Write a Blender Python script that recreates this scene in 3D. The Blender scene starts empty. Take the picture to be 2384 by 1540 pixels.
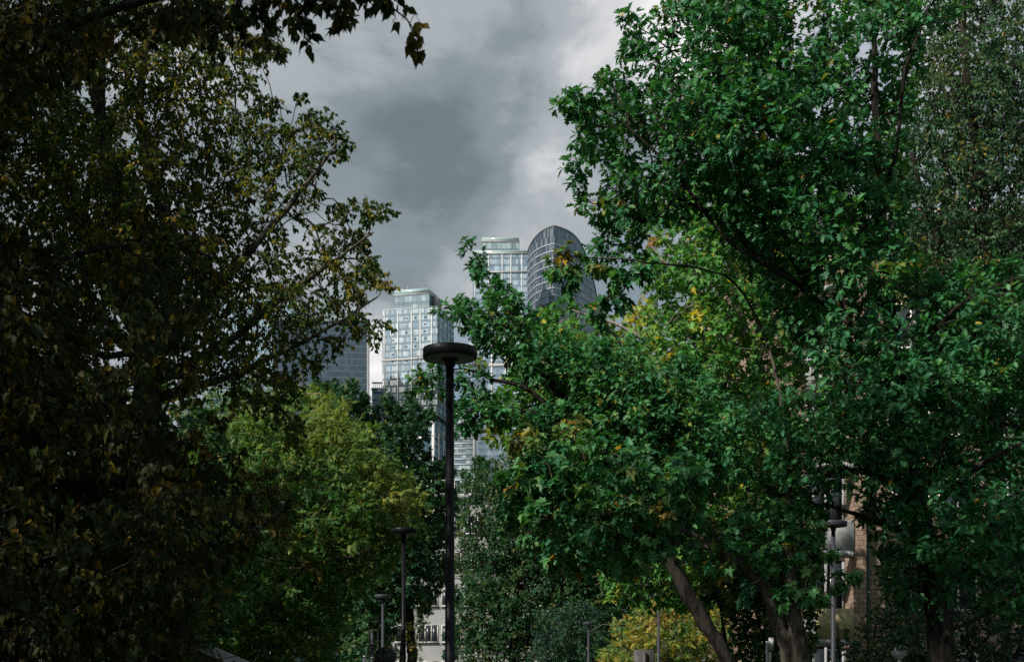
import bpy, math, random
import numpy as np

random.seed(7)
RNG = np.random.default_rng(11)
scene = bpy.context.scene
COL = scene.collection
EYE = 1.6
FPX, CX, HY = 3311.0, 1192.0, 1635.0      # photograph measured on a 2384 px wide grid

def P(px, py, Y):
    return np.array(((px - CX) / FPX * Y, Y, EYE + (HY - py) / FPX * Y))

# ------------------------------------------------------------------ objects
def link(o, parent=None):
    COL.objects.link(o)
    if parent is not None:
        o.parent = parent
    return o

def empty(name, loc=(0, 0, 0)):
    o = bpy.data.objects.new(name, None)
    o.empty_display_size = 0.3
    o.location = loc
    return link(o)

def tag(o, label=None, cat=None, group=None, kind=None):
    if label: o['label'] = label
    if cat: o['category'] = cat
    if group: o['group'] = group
    if kind: o['kind'] = kind
    return o

def np_object(name, V, faces, mat, parent=None, uv=None, tint=None, smooth=False, origin=None):
    """faces: list of (M,k) index arrays"""
    V = np.asarray(V, dtype=np.float32)
    if origin is None and parent is not None:
        origin = np.array(parent.location)
    if origin is not None:
        V = V - np.asarray(origin, dtype=np.float32)
    me = bpy.data.meshes.new(name)
    faces = [np.asarray(f, dtype=np.int32) for f in faces if len(f)]
    loops = np.concatenate([f.ravel() for f in faces])
    tot = np.concatenate([np.full(len(f), f.shape[1], dtype=np.int32) for f in faces])
    start = np.concatenate(([0], np.cumsum(tot)[:-1])).astype(np.int32)
    me.vertices.add(len(V)); me.loops.add(len(loops)); me.polygons.add(len(tot))
    me.vertices.foreach_set('co', V.ravel())
    me.loops.foreach_set('vertex_index', loops)
    me.polygons.foreach_set('loop_start', start)
    me.polygons.foreach_set('loop_total', tot)
    if smooth:
        me.polygons.foreach_set('use_smooth', np.ones(len(tot), dtype=bool))
    if uv is not None:
        l = me.uv_layers.new(name='UVMap')
        l.data.foreach_set('uv', np.asarray(uv, dtype=np.float32).ravel())
    if tint is not None:
        a = me.attributes.new('tint', 'FLOAT', 'POINT')
        a.data.foreach_set('value', np.asarray(tint, dtype=np.float32))
    me.update(calc_edges=True)
    me.validate()
    if mat is not None:
        me.materials.append(mat)
    o = bpy.data.objects.new(name, me)
    if parent is None and origin is not None:
        o.location = origin
    return link(o, parent)

class MB:
    """collects boxes, tubes, lathes into one mesh"""
    def __init__(s):
        s.V = []; s.F = {}; s.n = 0
    def add(s, V, faces):
        V = np.asarray(V, float)
        for f in faces:
            s.F.setdefault(len(f), []).append([i + s.n for i in f])
        s.V.append(V); s.n += len(V)
    def box(s, o, a, b, c):
        """o corner, a,b,c edge vectors"""
        o, a, b, c = map(lambda q: np.asarray(q, float), (o, a, b, c))
        if np.dot(np.cross(a, b), c) < 0: a, b = b, a
        V = [o, o + a, o + a + b, o + b, o + c, o + a + c, o + a + b + c, o + b + c]
        s.add(V, [(0, 3, 2, 1), (4, 5, 6, 7), (0, 1, 5, 4), (1, 2, 6, 5), (2, 3, 7, 6), (3, 0, 4, 7)])
    def abox(s, x0, x1, y0, y1, z0, z1):
        s.box((x0, y0, z0), (x1 - x0, 0, 0), (0, y1 - y0, 0), (0, 0, z1 - z0))
    def lathe(s, c, prof, n=32):
        """profile (r,z) from bottom to top, closed with caps where r>0"""
        V = []
        for r, z in prof:
            for k in range(n):
                a = 2 * math.pi * k / n
                V.append((c[0] + r * math.cos(a), c[1] + r * math.sin(a), c[2] + z))
        F = []
        for i in range(len(prof) - 1):
            for k in range(n):
                k2 = (k + 1) % n
                F.append((i * n + k, i * n + k2, (i + 1) * n + k2, (i + 1) * n + k))
        F.append(tuple(range(n))[::-1]); F.append(tuple((len(prof) - 1) * n + k for k in range(n)))
        s.add(V, F)
    def build(s, name, mat, parent=None, smooth=False, origin=None):
        return np_object(name, np.concatenate(s.V), list(s.F.values()), mat, parent, smooth=smooth, origin=origin)

def prism_walls(name, pts, z0, z1, mat, parent=None, closed=True, z1s=None, cap=True, origin=None):
    """vertical walls on a plan polyline (counter clockwise), UV in metres per wall run"""
    V = []; F = []; UV = []
    n = len(pts); m = n if closed else n - 1
    u0 = 0.0
    for i in range(m):
        a = np.asarray(pts[i], float); b = np.asarray(pts[(i + 1) % n], float)
        L = float(np.linalg.norm(b - a))
        za = z1s[i] if z1s else z1; zb = z1s[(i + 1) % n] if z1s else z1
        k = len(V)
        V += [(a[0], a[1], z0), (b[0], b[1], z0), (b[0], b[1], zb), (a[0], a[1], za)]
        F.append((k, k + 1, k + 2, k + 3))
        UV += [(u0, z0), (u0 + L, z0), (u0 + L, zb), (u0, za)]
        u0 = u0 + L if z1s or n > 8 else 0.0
    faces = [np.array(F)]
    if cap and closed:
        k = len(V)
        V += [(p[0], p[1], (z1s[i] if z1s else z1)) for i, p in enumerate(pts)]
        faces.append(np.array([[k + i for i in range(n)]]))
        UV += [(0.4, 0.6)] * n
    return np_object(name, V, faces, mat, parent, uv=UV, origin=origin)

# ------------------------------------------------------------------ node helpers
def new_mat(name):
    m = bpy.data.materials.new(name); m.use_nodes = True
    nt = m.node_tree; nt.nodes.clear()
    return m, nt

class N:
    def __init__(s, nt): s.nt = nt
    def n(s, t, **kw):
        nd = s.nt.nodes.new(t)
        for k, v in kw.items(): setattr(nd, k, v)
        return nd
    def put(s, sock, v):
        if isinstance(v, bpy.types.NodeSocket): s.nt.links.new(v, sock)
        elif v is not None:
            if hasattr(sock.default_value, '__len__') and not hasattr(v, '__len__'):
                v = (v,) * len(sock.default_value)
            if hasattr(v, '__len__') and len(v) == 3 and len(sock.default_value) == 4: v = (*v, 1)
            sock.default_value = v
    def m(s, op, a, b=None, c=None, clamp=False):
        nd = s.n('ShaderNodeMath', operation=op, use_clamp=clamp)
        s.put(nd.inputs[0], a)
        if b is not None: s.put(nd.inputs[1], b)
        if c is not None: s.put(nd.inputs[2], c)
        return nd.outputs[0]
    def vm(s, op, a, b=None):
        nd = s.n('ShaderNodeVectorMath', operation=op)
        s.put(nd.inputs[0], a)
        if b is not None: s.put(nd.inputs[1], b)
        return nd.outputs['Value'] if op in ('DOT_PRODUCT', 'LENGTH') else nd.outputs[0]
    def mix(s, f, a, b, blend='MIX'):
        nd = s.n('ShaderNodeMix', data_type='RGBA', blend_type=blend)
        s.put(nd.inputs[0], f); s.put(nd.inputs[6], a); s.put(nd.inputs[7], b)
        return nd.outputs[2]
    def ramp(s, f, stops, interp='LINEAR'):
        nd = s.n('ShaderNodeValToRGB'); cr = nd.color_ramp; cr.interpolation = interp
        while len(cr.elements) < len(stops): cr.elements.new(0.5)
        for e, (p, c) in zip(cr.elements, stops):
            e.position = p; e.color = (*c, 1) if len(c) == 3 else c
        s.put(nd.inputs[0], f)
        return nd.outputs[0]
    def noise(s, vec, scale, detail=4, rough=0.55, dist=0.0):
        nd = s.n('ShaderNodeTexNoise')
        if vec is not None: s.put(nd.inputs['Vector'], vec)
        nd.inputs['Scale'].default_value = scale; nd.inputs['Detail'].default_value = detail
        nd.inputs['Roughness'].default_value = rough; nd.inputs['Distortion'].default_value = dist
        return nd.outputs['Fac']
    def mapr(s, v, a, b, c=0.0, d=1.0, smooth=False):
        nd = s.n('ShaderNodeMapRange'); nd.interpolation_type = 'SMOOTHSTEP' if smooth else 'LINEAR'
        s.put(nd.inputs[0], v)
        for i, q in enumerate((a, b, c, d)): s.put(nd.inputs[i + 1], q)
        return nd.outputs[0]
    def principled(s, base, rough=0.6, spec=0.4, metal=0.0, normal=None):
        nd = s.n('ShaderNodeBsdfPrincipled')
        s.put(nd.inputs['Base Color'], base); s.put(nd.inputs['Roughness'], rough)
        s.put(nd.inputs['Specular IOR Level'], spec); s.put(nd.inputs['Metallic'], metal)
        if normal is not None: s.put(nd.inputs['Normal'], normal)
        return nd.outputs[0]
    def out(s, sh):
        o = s.n('ShaderNodeOutputMaterial'); s.put(o.inputs['Surface'], sh)
    def bump(s, h, strength=0.4, dist=0.02):
        nd = s.n('ShaderNodeBump'); nd.inputs['Strength'].default_value = strength
        nd.inputs['Distance'].default_value = dist
        s.put(nd.inputs['Height'], h)
        return nd.outputs[0]

def simple(name, base, rough=0.6, spec=0.4, metal=0.0, var=0.12, scale=6.0):
    m, nt = new_mat(name); k = N(nt)
    tc = k.n('ShaderNodeTexCoord')
    f = k.noise(tc.outputs['Object'], scale, 5)
    f2 = k.mapr(f, 0.3, 0.7, 1 - var, 1 + var)
    c = k.mix(1.0, base, f2, 'MULTIPLY')
    r = k.mapr(f, 0.3, 0.7, max(rough - 0.08, 0.02), min(rough + 0.08, 1))
    k.out(k.principled(c, r, spec, metal))
    return m

def bark(name, dark, light, scale=9.0):
    m, nt = new_mat(name); k = N(nt)
    tc = k.n('ShaderNodeTexCoord')
    mp = k.n('ShaderNodeMapping'); mp.inputs['Scale'].default_value = (1, 1, 0.22)
    k.put(mp.inputs[0], tc.outputs['Object'])
    f = k.noise(mp.outputs[0], scale, 6, 0.65, 0.4)
    g = k.noise(tc.outputs['Object'], 1.7, 4)
    fac = k.m('ADD', k.m('MULTIPLY', f, 0.75), k.m('MULTIPLY', g, 0.3))
    c = k.ramp(fac, [(0.43, dark), (0.60, light)])
    k.out(k.principled(c, 0.9, 0.15, 0, k.bump(f, 1.0, 0.05)))
    return m

def leaf_mat(name, stops, transl=0.32, rough=0.48, spec=0.27, tr_col=(1.0, 1.0, 0.5)):
    m, nt = new_mat(name); k = N(nt)
    at = k.n('ShaderNodeAttribute', attribute_name='tint')
    geo = k.n('ShaderNodeNewGeometry')
    c = k.ramp(at.outputs['Fac'], stops)
    v = k.mapr(geo.outputs['Random Per Island'], 0, 1, 0.62, 1.32)
    c = k.mix(1.0, c, v, 'MULTIPLY')
    back = k.mix(0.16, c, (0.16, 0.19, 0.13))            # paler underside of the blade
    cc = k.mix(geo.outputs['Backfacing'], c, back)
    p = k.principled(cc, rough, spec)
    t = k.n('ShaderNodeBsdfTranslucent')
    k.put(t.inputs[0], k.mix(1.0, k.mix(1.0, c, (1.5, 1.5, 1.0), 'MULTIPLY'), tr_col, 'MULTIPLY'))
    mx = k.n('ShaderNodeMixShader'); mx.inputs[0].default_value = transl
    k.put(mx.inputs[1], p); k.put(mx.inputs[2], t.outputs[0])
    k.out(mx.outputs[0])
    return m

# ------------------------------------------------------------------ light, sky, camera
AZ = math.radians(50)      # sun stands 50 degrees to the left of straight behind the camera
EL = math.radians(41)
SUN = np.array((-math.sin(AZ) * math.cos(EL), -math.cos(AZ) * math.cos(EL), math.sin(EL)))
from mathutils import Vector
ld = bpy.data.lights.new('sun', 'SUN'); ld.energy = 5.0; ld.angle = math.radians(0.5); ld.color = (1.0, 0.93, 0.82)
lo = link(bpy.data.objects.new('sun', ld))
lo.rotation_euler = Vector(SUN).to_track_quat('Z', 'Y').to_euler()
lo.location = (-40, -40, 60)

def build_world():
    w = bpy.data.worlds.new('World'); scene.world = w; w.use_nodes = True
    nt = w.node_tree; nt.nodes.clear(); k = N(nt)
    tc = k.n('ShaderNodeTexCoord'); D = tc.outputs['Generated']
    sky = k.n('ShaderNodeTexSky'); sky.sky_type = 'NISHITA'; sky.sun_disc = False
    sky.sun_elevation = EL
    sky.sun_rotation = math.atan2(SUN[0], SUN[1])
    sky.air_density = 1.0; sky.dust_density = 0.6; sky.ozone_density = 1.2
    mp = k.n('ShaderNodeMapping'); mp.inputs['Scale'].default_value = (1.0, 1.0, 2.2)
    k.put(mp.inputs[0], D)
    n1 = k.noise(mp.outputs[0], 4.2, 9, 0.56, 0.15)
    mp2 = k.n('ShaderNodeMapping'); mp2.inputs['Scale'].default_value = (1.0, 1.0, 1.5)
    mp2.inputs['Location'].default_value = (3.1, 1.7, 0.4)
    k.put(mp2.inputs[0], D)
    n2 = k.noise(mp2.outputs[0], 11.0, 9, 0.58, 0.25)
    soft = k.m('ADD', k.m('MULTIPLY', n1, 0.55), k.m('MULTIPLY', n2, 0.45))
    # cloud thickness: guided by where the real cloud deck is thin or heavy
    def blob(px, py, r, amount):
        d = np.array(((px - CX) / FPX, 1.0, (HY - py) / FPX)); d /= np.linalg.norm(d)
        c = k.vm('DOT_PRODUCT', D, tuple(d))
        a = r / FPX
        t = k.mapr(c, math.cos(a), math.cos(a * 0.05), 0.0, 1.0, True)
        return k.m('MULTIPLY', t, amount)
    acc = k.m('ADD', k.m('MULTIPLY', soft, 1.3), -0.09)
    for b in [(1500, 50, 260, 0.26), (1250, 270, 170, 0.14), (1310, 380, 130, 0.09), (1180, 700, 200, 0.08), (1130, 500, 160, 0.03), (1400, 560, 200, 0.06), (880, 470, 360, -0.08),
              (980, 590, 220, -0.08), (1080, 300, 200, -0.04), (860, 120, 260, 0.04), (1060, 690, 120, 0.14), (1000, 60, 200, 0.03),
              (875, 850, 170, 0.42), (1830, 120, 420, 0.20), (150, 500, 700, 0.10), (2200, 300, 500, 0.10)]:
        acc = k.m('ADD', acc, blob(*b))
    up = k.vm('DOT_PRODUCT', D, tuple(SUN))
    acc = k.m('ADD', acc, k.mapr(up, 0.5, 0.98, 0.0, 0.22, True))
    # bright bank added to the unseen sky behind, to lighten the tower glass
    bank = k.vm('DOT_PRODUCT', D, (-0.37, -0.89, 0.26))
    acc = k.m('ADD', acc, k.mapr(bank, 0.72, 0.97, 0.0, 0.30, True))
    ahead = k.vm('DOT_PRODUCT', D, (0.0, 0.94, 0.34))
    acc = k.m('ADD', acc, k.mapr(ahead, 0.45, 0.88, -0.10, 0.0, True))         # unseen sky overhead and behind darkened to cut ambient light
    cl = k.ramp(acc, [(0.20, (0.115, 0.145, 0.158)), (0.38, (0.170, 0.212, 0.230)), (0.53, (0.255, 0.305, 0.33)),
                      (0.66, (0.40, 0.44, 0.475)), (0.82, (0.72, 0.72, 0.74)), (0.97, (1.0, 0.99, 0.97))], 'EASE')
    # openings with blue sky
    hole = k.m('ADD', blob(1085, 860, 150, 1.0), blob(1470, 660, 150, 0.8))
    hole = k.m('ADD', hole, blob(1960, 190, 200, 0.75))
    hole = k.m('ADD', hole, k.mapr(n1, 0.60, 0.72, 0.0, 0.6, True))
    hole = k.m('MULTIPLY', hole, k.mapr(n2, 0.35, 0.58, 0.25, 1.0, True), clamp=True)
    b1 = k.n('ShaderNodeBackground'); k.put(b1.inputs[0], cl); b1.inputs[1].default_value = 1.0
    b2 = k.n('ShaderNodeBackground'); k.put(b2.inputs[0], sky.outputs[0]); b2.inputs[1].default_value = 0.09
    mx = k.n('ShaderNodeMixShader'); k.put(mx.inputs[0], k.m('MULTIPLY', hole, 0.8))
    k.put(mx.inputs[1], b1.outputs[0]); k.put(mx.inputs[2], b2.outputs[0])
    o = k.n('ShaderNodeOutputWorld'); k.put(o.inputs[0], mx.outputs[0])
build_world()

cd = bpy.data.cameras.new('camera'); cam = link(bpy.data.objects.new('camera', cd))
cd.lens = 50.0; cd.sensor_width = 36.0; cd.shift_y = (HY - 770.0) / 2384.0
cd.clip_start = 0.1; cd.clip_end = 6000
cam.location = (0, 0, EYE); cam.rotation_euler = (math.radians(90), 0, 0)
cd.dof.use_dof = True; cd.dof.focus_distance = 26.0; cd.dof.aperture_fstop = 5.6
scene.camera = cam
scene.view_settings.view_transform = 'Standard'; scene.view_settings.look = 'None'
scene.view_settings.exposure = 0.0; scene.view_settings.gamma = 1.0
cy = scene.cycles
cy.max_bounces = 6; cy.diffuse_bounces = 3; cy.glossy_bounces = 2; cy.transmission_bounces = 3; cy.transparent_max_bounces = 4
cy.use_denoising = False
cy.sample_clamp_indirect = 4.0
cy.caustics_reflective = False; cy.caustics_refractive = False
cy.use_adaptive_sampling = False

# ------------------------------------------------------------------ leaf templates
def earclip(poly):
    idx = list(range(len(poly))); T = []
    area = sum(poly[i][0] * poly[(i + 1) % len(poly)][1] - poly[(i + 1) % len(poly)][0] * poly[i][1] for i in range(len(poly)))
    if area < 0: idx.reverse()
    def cr(a, b, c): return (b[0]-a[0])*(c[1]-a[1]) - (b[1]-a[1])*(c[0]-a[0])
    guard = 0
    while len(idx) > 3 and guard < 500:
        guard += 1
        for i in range(len(idx)):
            a, b, c = idx[i - 1], idx[i], idx[(i + 1) % len(idx)]
            if cr(poly[a], poly[b], poly[c]) <= 1e-9: continue
            if any(cr(poly[a], poly[b], poly[q]) >= 0 and cr(poly[b], poly[c], poly[q]) >= 0 and cr(poly[c], poly[a], poly[q]) >= 0
                   for q in idx if q not in (a, b, c)): continue
            T.append((a, b, c)); idx.pop(i); break
        else:
            break
    if len(idx) == 3: T.append(tuple(idx))
    return T

def blade(half, fold=0.16, droop=0.18):
    """half outline (x>=0) from base to tip; mirrored about the midrib, with a fold and a drooping tip"""
    n = len(half)
    V = [(x, y, fold * x - droop * y * y) for x, y in half] + [(-x, y, fold * x - droop * y * y) for x, y in half[1:-1]]
    T = earclip(half)
    mp = {0: 0, n - 1: n - 1}
    for i in range(1, n - 1): mp[i] = n - 1 + i
    T2 = [(mp[c], mp[b], mp[a]) for a, b, c in T]
    return np.array(V), np.array(T + T2)

OAK = blade([(0, 0), (0.10, 0.16), (0.25, 0.20), (0.13, 0.34), (0.37, 0.50), (0.15, 0.57), (0.30, 0.78), (0.12, 0.80), (0, 1.0)], 0.22, 0.2)
MAPLE = blade([(0, 0.05), (0.20, -0.06), (0.45, 0.10), (0.27, 0.26), (0.56, 0.56), (0.20, 0.56), (0.13, 0.80), (0, 1.0)], 0.2, 0.3)
MAPLE_S = blade([(0, 0.02), (0.36, 0.02), (0.26, 0.26), (0.52, 0.55), (0.18, 0.6), (0, 1.0)], 0.2, 0.3)
POPLAR = blade([(0, 0), (0.22, 0.05), (0.36, 0.28), (0.27, 0.55), (0.10, 0.80), (0, 1.08)], 0.2, 0.14)
SMALL = blade([(0, 0), (0.34, 0.30), (0.14, 0.75), (0, 1.05)], 0.25, 0.12)

def pinnate(pairs=3):
    V = []; T = []
    def leaflet(bx, by, bz, dx, dy, dz, L, W):
        d = np.array((dx, dy, dz)); d /= np.linalg.norm(d)
        s = np.cross(d, (0, 0, 1.0)); s /= max(np.linalg.norm(s), 1e-6)
        b = np.array((bx, by, bz)); k = len(V)
        m = b + d * L * 0.4 - np.array((0, 0, 0.02))
        V.extend([b, m + s * W, b + d * L - np.array((0, 0, 0.10 * L)), m - s * W])
        T.extend([(k, k + 1, k + 2), (k, k + 2, k + 3)])
    for i in range(pairs):
        y = 0.28 + 0.24 * i; z = -0.22 * y * y
        for sx in (-1, 1):
            leaflet(0, y, z, 0.8 * sx, 0.6, -0.55, 0.48, 0.095)
    leaflet(0, 0.85, -0.16, 0, 1, -0.5, 0.52, 0.10)
    return np.array(V), np.array(T)
ASH = pinnate()

# ------------------------------------------------------------------ tree builder
COUNTS = []
def unit(a):
    return a / np.maximum(np.linalg.norm(a, axis=-1, keepdims=True), 1e-9)

def batch_tubes(Pn, R, sides):
    """Pn (N,K,3) centre lines, R (N,K) radii"""
    n, K = R.shape
    d = unit(Pn[:, -1] - Pn[:, 0])
    ref = np.where(np.abs(d[:, 2:3]) < 0.85, np.array([[0, 0, 1.0]]), np.array([[1.0, 0, 0]]))
    a = unit(np.cross(d, ref)); b = np.cross(d, a)
    ang = np.arange(sides) * 2 * math.pi / sides
    ring = a[:, None, :] * np.cos(ang)[None, :, None] + b[:, None, :] * np.sin(ang)[None, :, None]
    V = Pn[:, :, None, :] + R[:, :, None, None] * ring[:, None, :, :]
    base = (np.arange(n) * K * sides)[:, None, None]
    i = np.arange(K - 1)[None, :, None] * sides; j = np.arange(sides)[None, None, :]; j2 = (j + 1) % sides
    F = np.stack(np.broadcast_arrays(base + i + j, base + i + j2, base + i + sides + j2, base + i + sides + j), -1)
    return V.reshape(-1, 3), F.reshape(-1, 4)

def catmull(pts, step):
    pts = [np.asarray(p, float) for p in pts]
    if len(pts) == 2:
        pts = [pts[0], (pts[0] + pts[1]) / 2, pts[1]]
    q = [2 * pts[0] - pts[1]] + pts + [2 * pts[-1] - pts[-2]]
    out = []
    for i in range(1, len(q) - 2):
        L = np.linalg.norm(q[i + 1][:3] - q[i][:3]); m = max(2, int(L / step))
        for t in np.linspace(0, 1, m, endpoint=False):
            out.append(0.5 * (2 * q[i] + (q[i+1] - q[i-1]) * t + (2*q[i-1] - 5*q[i] + 4*q[i+1] - q[i+2]) * t*t + (3*q[i] - q[i-1] - 3*q[i+1] + q[i+2]) * t**3))
    out.append(q[-2])
    return np.array(out)

def swept(C, R, sides=10, rough=0.0, rng=RNG):
    """one tube along a curve with a steady frame"""
    n = len(C); T = unit(np.gradient(C, axis=0))
    a = np.cross(T[0], (0.3, 1, 0.1)); a /= np.linalg.norm(a)
    V = []
    for i in range(n):
        a = a - T[i] * np.dot(a, T[i]); a /= np.linalg.norm(a); b = np.cross(T[i], a)
        for k in range(sides):
            t = 2 * math.pi * k / sides
            r = R[i] * (1 + rough * rng.normal() * 0.5)
            V.append(C[i] + r * (math.cos(t) * a + math.sin(t) * b))
    F = [(i*sides+k, i*sides+(k+1) % sides, (i+1)*sides+(k+1) % sides, (i+1)*sides+k) for i in range(n-1) for k in range(sides)]
    return np.array(V), np.array(F)

def in_poly(x, y, poly):
    p = np.asarray(poly, float); ins = np.zeros(len(x), bool); d2 = np.full(len(x), 1e18)
    for i in range(len(p)):
        (x1, y1), (x2, y2) = p[i], p[(i + 1) % len(p)]
        c = ((y1 > y) != (y2 > y)) & (x < (x2 - x1) * (y - y1) / (y2 - y1 + 1e-12) + x1)
        ins ^= c
        L2 = (x2-x1)**2 + (y2-y1)**2 + 1e-12
        t = np.clip(((x-x1)*(x2-x1) + (y-y1)*(y2-y1)) / L2, 0, 1)
        d2 = np.minimum(d2, (x-x1-t*(x2-x1))**2 + (y-y1-t*(y2-y1))**2)
    return ins, np.sqrt(d2)

def poisson(pts, s):
    grid = {}; keep = []
    for i, p in enumerate(pts):
        c = tuple((p // s).astype(int)); ok = True
        for dx in (-1, 0, 1):
            for dy in (-1, 0, 1):
                for dz in (-1, 0, 1):
                    for q in grid.get((c[0]+dx, c[1]+dy, c[2]+dz), ()):
                        if (q[0]-p[0])**2 + (q[1]-p[1])**2 + (q[2]-p[2])**2 < s*s:
                            ok = False; break
                    if not ok: break
                if not ok: break
            if not ok: break
        if ok:
            grid.setdefault(c, []).append(tuple(p)); keep.append(i)
    return keep

def tree(name, label, cat, Y, limbs, poly=None, thick=2.5, spacing=0.6, blobs=(), sprays=(), gaps=(), spots=(),
         leaf=OAK, size=0.13, twigs=6, twig_len=0.45, per=7, hang=False, droop=0.05, mat=None, barkm=None, seed=1, tint0=0.3, tvar=0.12,
         yellow=0.01, gapn=0.25, group=None, clear_frame=False, base=None, up=0.8, bare=0, edge=0.8, rosette=0.5, big=None, sway=1.0, fillsp=0.62, fillsc=2.0, face=0.5, bough=0.0, fillr=0.68, tipdown=0.3):
    rng = np.random.default_rng(seed)
    # limbs are given where they stand in the photo: (px, py, metres nearer(-)/farther(+), radius)
    LV = []; LF = []; nl = 0; skel = []; spath = []
    first = True
    for lb in limbs:
        pts = []
        for q in lb:
            if len(q) == 4: p = P(q[0], q[1], Y + q[2]); r = q[3]
            else: p = np.array(q[1:4]); r = q[4]            # ('w', x, y, z, r) world coordinates
            pts.append(np.array((*p, r)))
        C = catmull(pts, 0.22)
        w = np.cumsum(rng.normal(0, 0.012, (len(C), 3)), axis=0); w -= np.linspace(0, 1, len(C))[:, None] * w[-1]
        c3 = C[:, :3] + w * sway
        lump = 1 + 0.10 * np.sin(np.arange(len(C)) * 0.9 + rng.uniform(0, 6)) * rng.uniform(0.3, 1, len(C)) + 0.05 * rng.normal(size=len(C))
        V, F = swept(c3, np.maximum(C[:, 3], 0.008) * lump, 9, 0.12, rng)
        LV.append(V); LF.append(F + nl); nl += len(V)
        d0 = 0.0
        if not first:
            S = np.array(skel); j = np.argmin(((S - c3[0])**2).sum(1)); d0 = spath[j]
        d = d0 + np.concatenate(([0], np.cumsum(np.linalg.norm(np.diff(c3, axis=0), axis=1))))
        m0 = 0 if not first else max(0, int(len(c3) * 0.2))
        skel += list(c3[m0:]); spath += list(d[m0:]); first = False
    if base is None:
        base = LV[0][:9].mean(0); base[2] = 0.0
    # crown nodes
    cand = []; fill = []
    if poly is not None:
        pa = np.asarray(poly, float); lo_, hi_ = pa.min(0), pa.max(0)
        Amet = (hi_[0]-lo_[0]) * (hi_[1]-lo_[1]) * (Y/FPX)**2
        NC = int(min(90000, 26 * Amet * 2 * thick / spacing**3 + 500))
        x = rng.uniform(lo_[0], hi_[0], NC); y = rng.uniform(lo_[1], hi_[1], NC)
        ins, d = in_poly(x, y, poly)
        d = d * Y / FPX
        T = thick * np.sqrt(np.clip(d / (thick * edge), 0.02, 1))
        dy = rng.uniform(-1, 1, NC) * T
        ok = ins & (d > spacing * 0.22)
        for gx, gy, gr in gaps: ok &= (x - gx)**2 + (y - gy)**2 > gr * gr
        x, y, dy = x[ok], y[ok], dy[ok]
        # at its own depth every node keeps the real height and offset of the crown
        cand.append(np.stack(((x - CX) / FPX * Y, Y + dy, EYE + (HY - y) / FPX * Y), -1))
        # seen from the path the crown narrows with depth like any solid: follow the line of sight
        dpoly = d[ok]
        cand[-1][:, 0] *= (Y + dy) / Y; cand[-1][:, 2] = EYE + (cand[-1][:, 2] - EYE) * (Y + dy) / Y
    for (bx, by, bz, rx, ry, rz) in blobs:
        NC = int(24 * 4 * rx * ry * rz / fillsp**3)
        u = unit(rng.normal(size=(NC, 3))) * rng.uniform(0.25, 1, (NC, 1))**(1/3)
        q = u * (rx, ry, rz) + (bx, by, bz)
        if clear_frame:
            sx = q[:, 0] / np.maximum(q[:, 1], 0.3); sz = (q[:, 2] - EYE) / np.maximum(q[:, 1], 0.3)
            q = q[(q[:, 1] < -0.5) | (sx < -0.42) | (sz > 0.58)]
        fill.append(q)
    nodes = np.zeros((0, 3)); nsc = np.zeros(0); nlen = np.zeros(0)
    if cand:
        c = np.concatenate(cand); lsc = np.clip(0.42 + 0.6 * dpoly / twig_len, 0.45, 1.0); gd = c[:, 2] > 0.3; c = c[gd]; lsc = lsc[gd]
        K = rng.normal(size=(10, 3)) * 2 * math.pi / rng.uniform(1.1, 3.2, (10, 1)) * 0.6; ph = rng.uniform(0, 6.28, 10)
        g = np.cos(c @ K.T + ph).sum(1) / math.sqrt(5)
        if gapn > 0: gd = g > np.quantile(g, gapn); c = c[gd]; lsc = lsc[gd]
        pm = rng.permutation(len(c)); c = c[pm]; lsc = lsc[pm]
        if bough:                                            # leaves hang in separate flattened boughs with shaded gaps between
            bc = c[poisson(c, bough)]; br = bough * fillr * rng.uniform(0.8, 1.2, len(bc)); near = np.zeros(len(c), bool)
            for q, r_ in zip(bc, br):
                e = (c - q) / (r_, r_, r_ * 0.62); near |= (e * e).sum(1) < 1
            c = c[near]; lsc = lsc[near]
        kp = poisson(c, spacing); nodes = c[kp]; nlen = lsc[kp]
        nsc = np.ones(len(nodes))
    if fill:
        c = np.concatenate(fill); c = c[c[:, 2] > 0.3]; rng.shuffle(c); c = c[poisson(c, fillsp)]
        nodes = np.concatenate((nodes, c)); nsc = np.concatenate((nsc, np.full(len(c), fillsc))); nlen = np.concatenate((nlen, np.full(len(c), fillsc)))
    if len(sprays):
        s = np.array([P(a, b, Y + dd) for a, b, dd in sprays]); nodes = np.concatenate((s, nodes)); nsc = np.concatenate((np.ones(len(s)), nsc)); nlen = np.concatenate((np.full(len(s), 0.62), nlen))
    # connect nodes to the limbs
    S = np.array(skel); SP = np.array(spath)
    n0 = len(S)
    allp = np.concatenate((S, nodes)); path = np.concatenate((SP, np.zeros(len(nodes)))); par = np.full(len(allp), -1)
    dl = np.array([np.min(((S - q)**2).sum(1)) for q in nodes]) if len(nodes) else np.zeros(0)
    order = np.argsort(dl); done = n0
    idx = list(range(n0)); arr = np.zeros_like(allp); arr[:n0] = S; apath = np.zeros(len(allp)); apath[:n0] = SP; aid = np.arange(len(allp))
    for o in order:
        q = nodes[o]
        dd = np.sqrt(((arr[:done] - q)**2).sum(1)); cost = dd + 0.25 * apath[:done]
        j = int(np.argmin(cost)); gi = n0 + o
        par[gi] = aid[j]; arr[done] = q; apath[done] = apath[j] + dd[j]; aid[done] = gi; path[gi] = apath[done]; done += 1
    # pipe model
    cnt = np.zeros(len(allp))
    cnt[n0:] = 1
    for o in order[::-1]:
        gi = n0 + o
        if par[gi] >= n0: cnt[par[gi]] += cnt[gi]
    rad = 0.0048 * np.sqrt(cnt) * (big or 1.0) + 0.002
    BV = []; BF = []; nb = 0
    ch = np.arange(n0, len(allp)); A = allp[par[ch]]; B = allp[ch]
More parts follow.
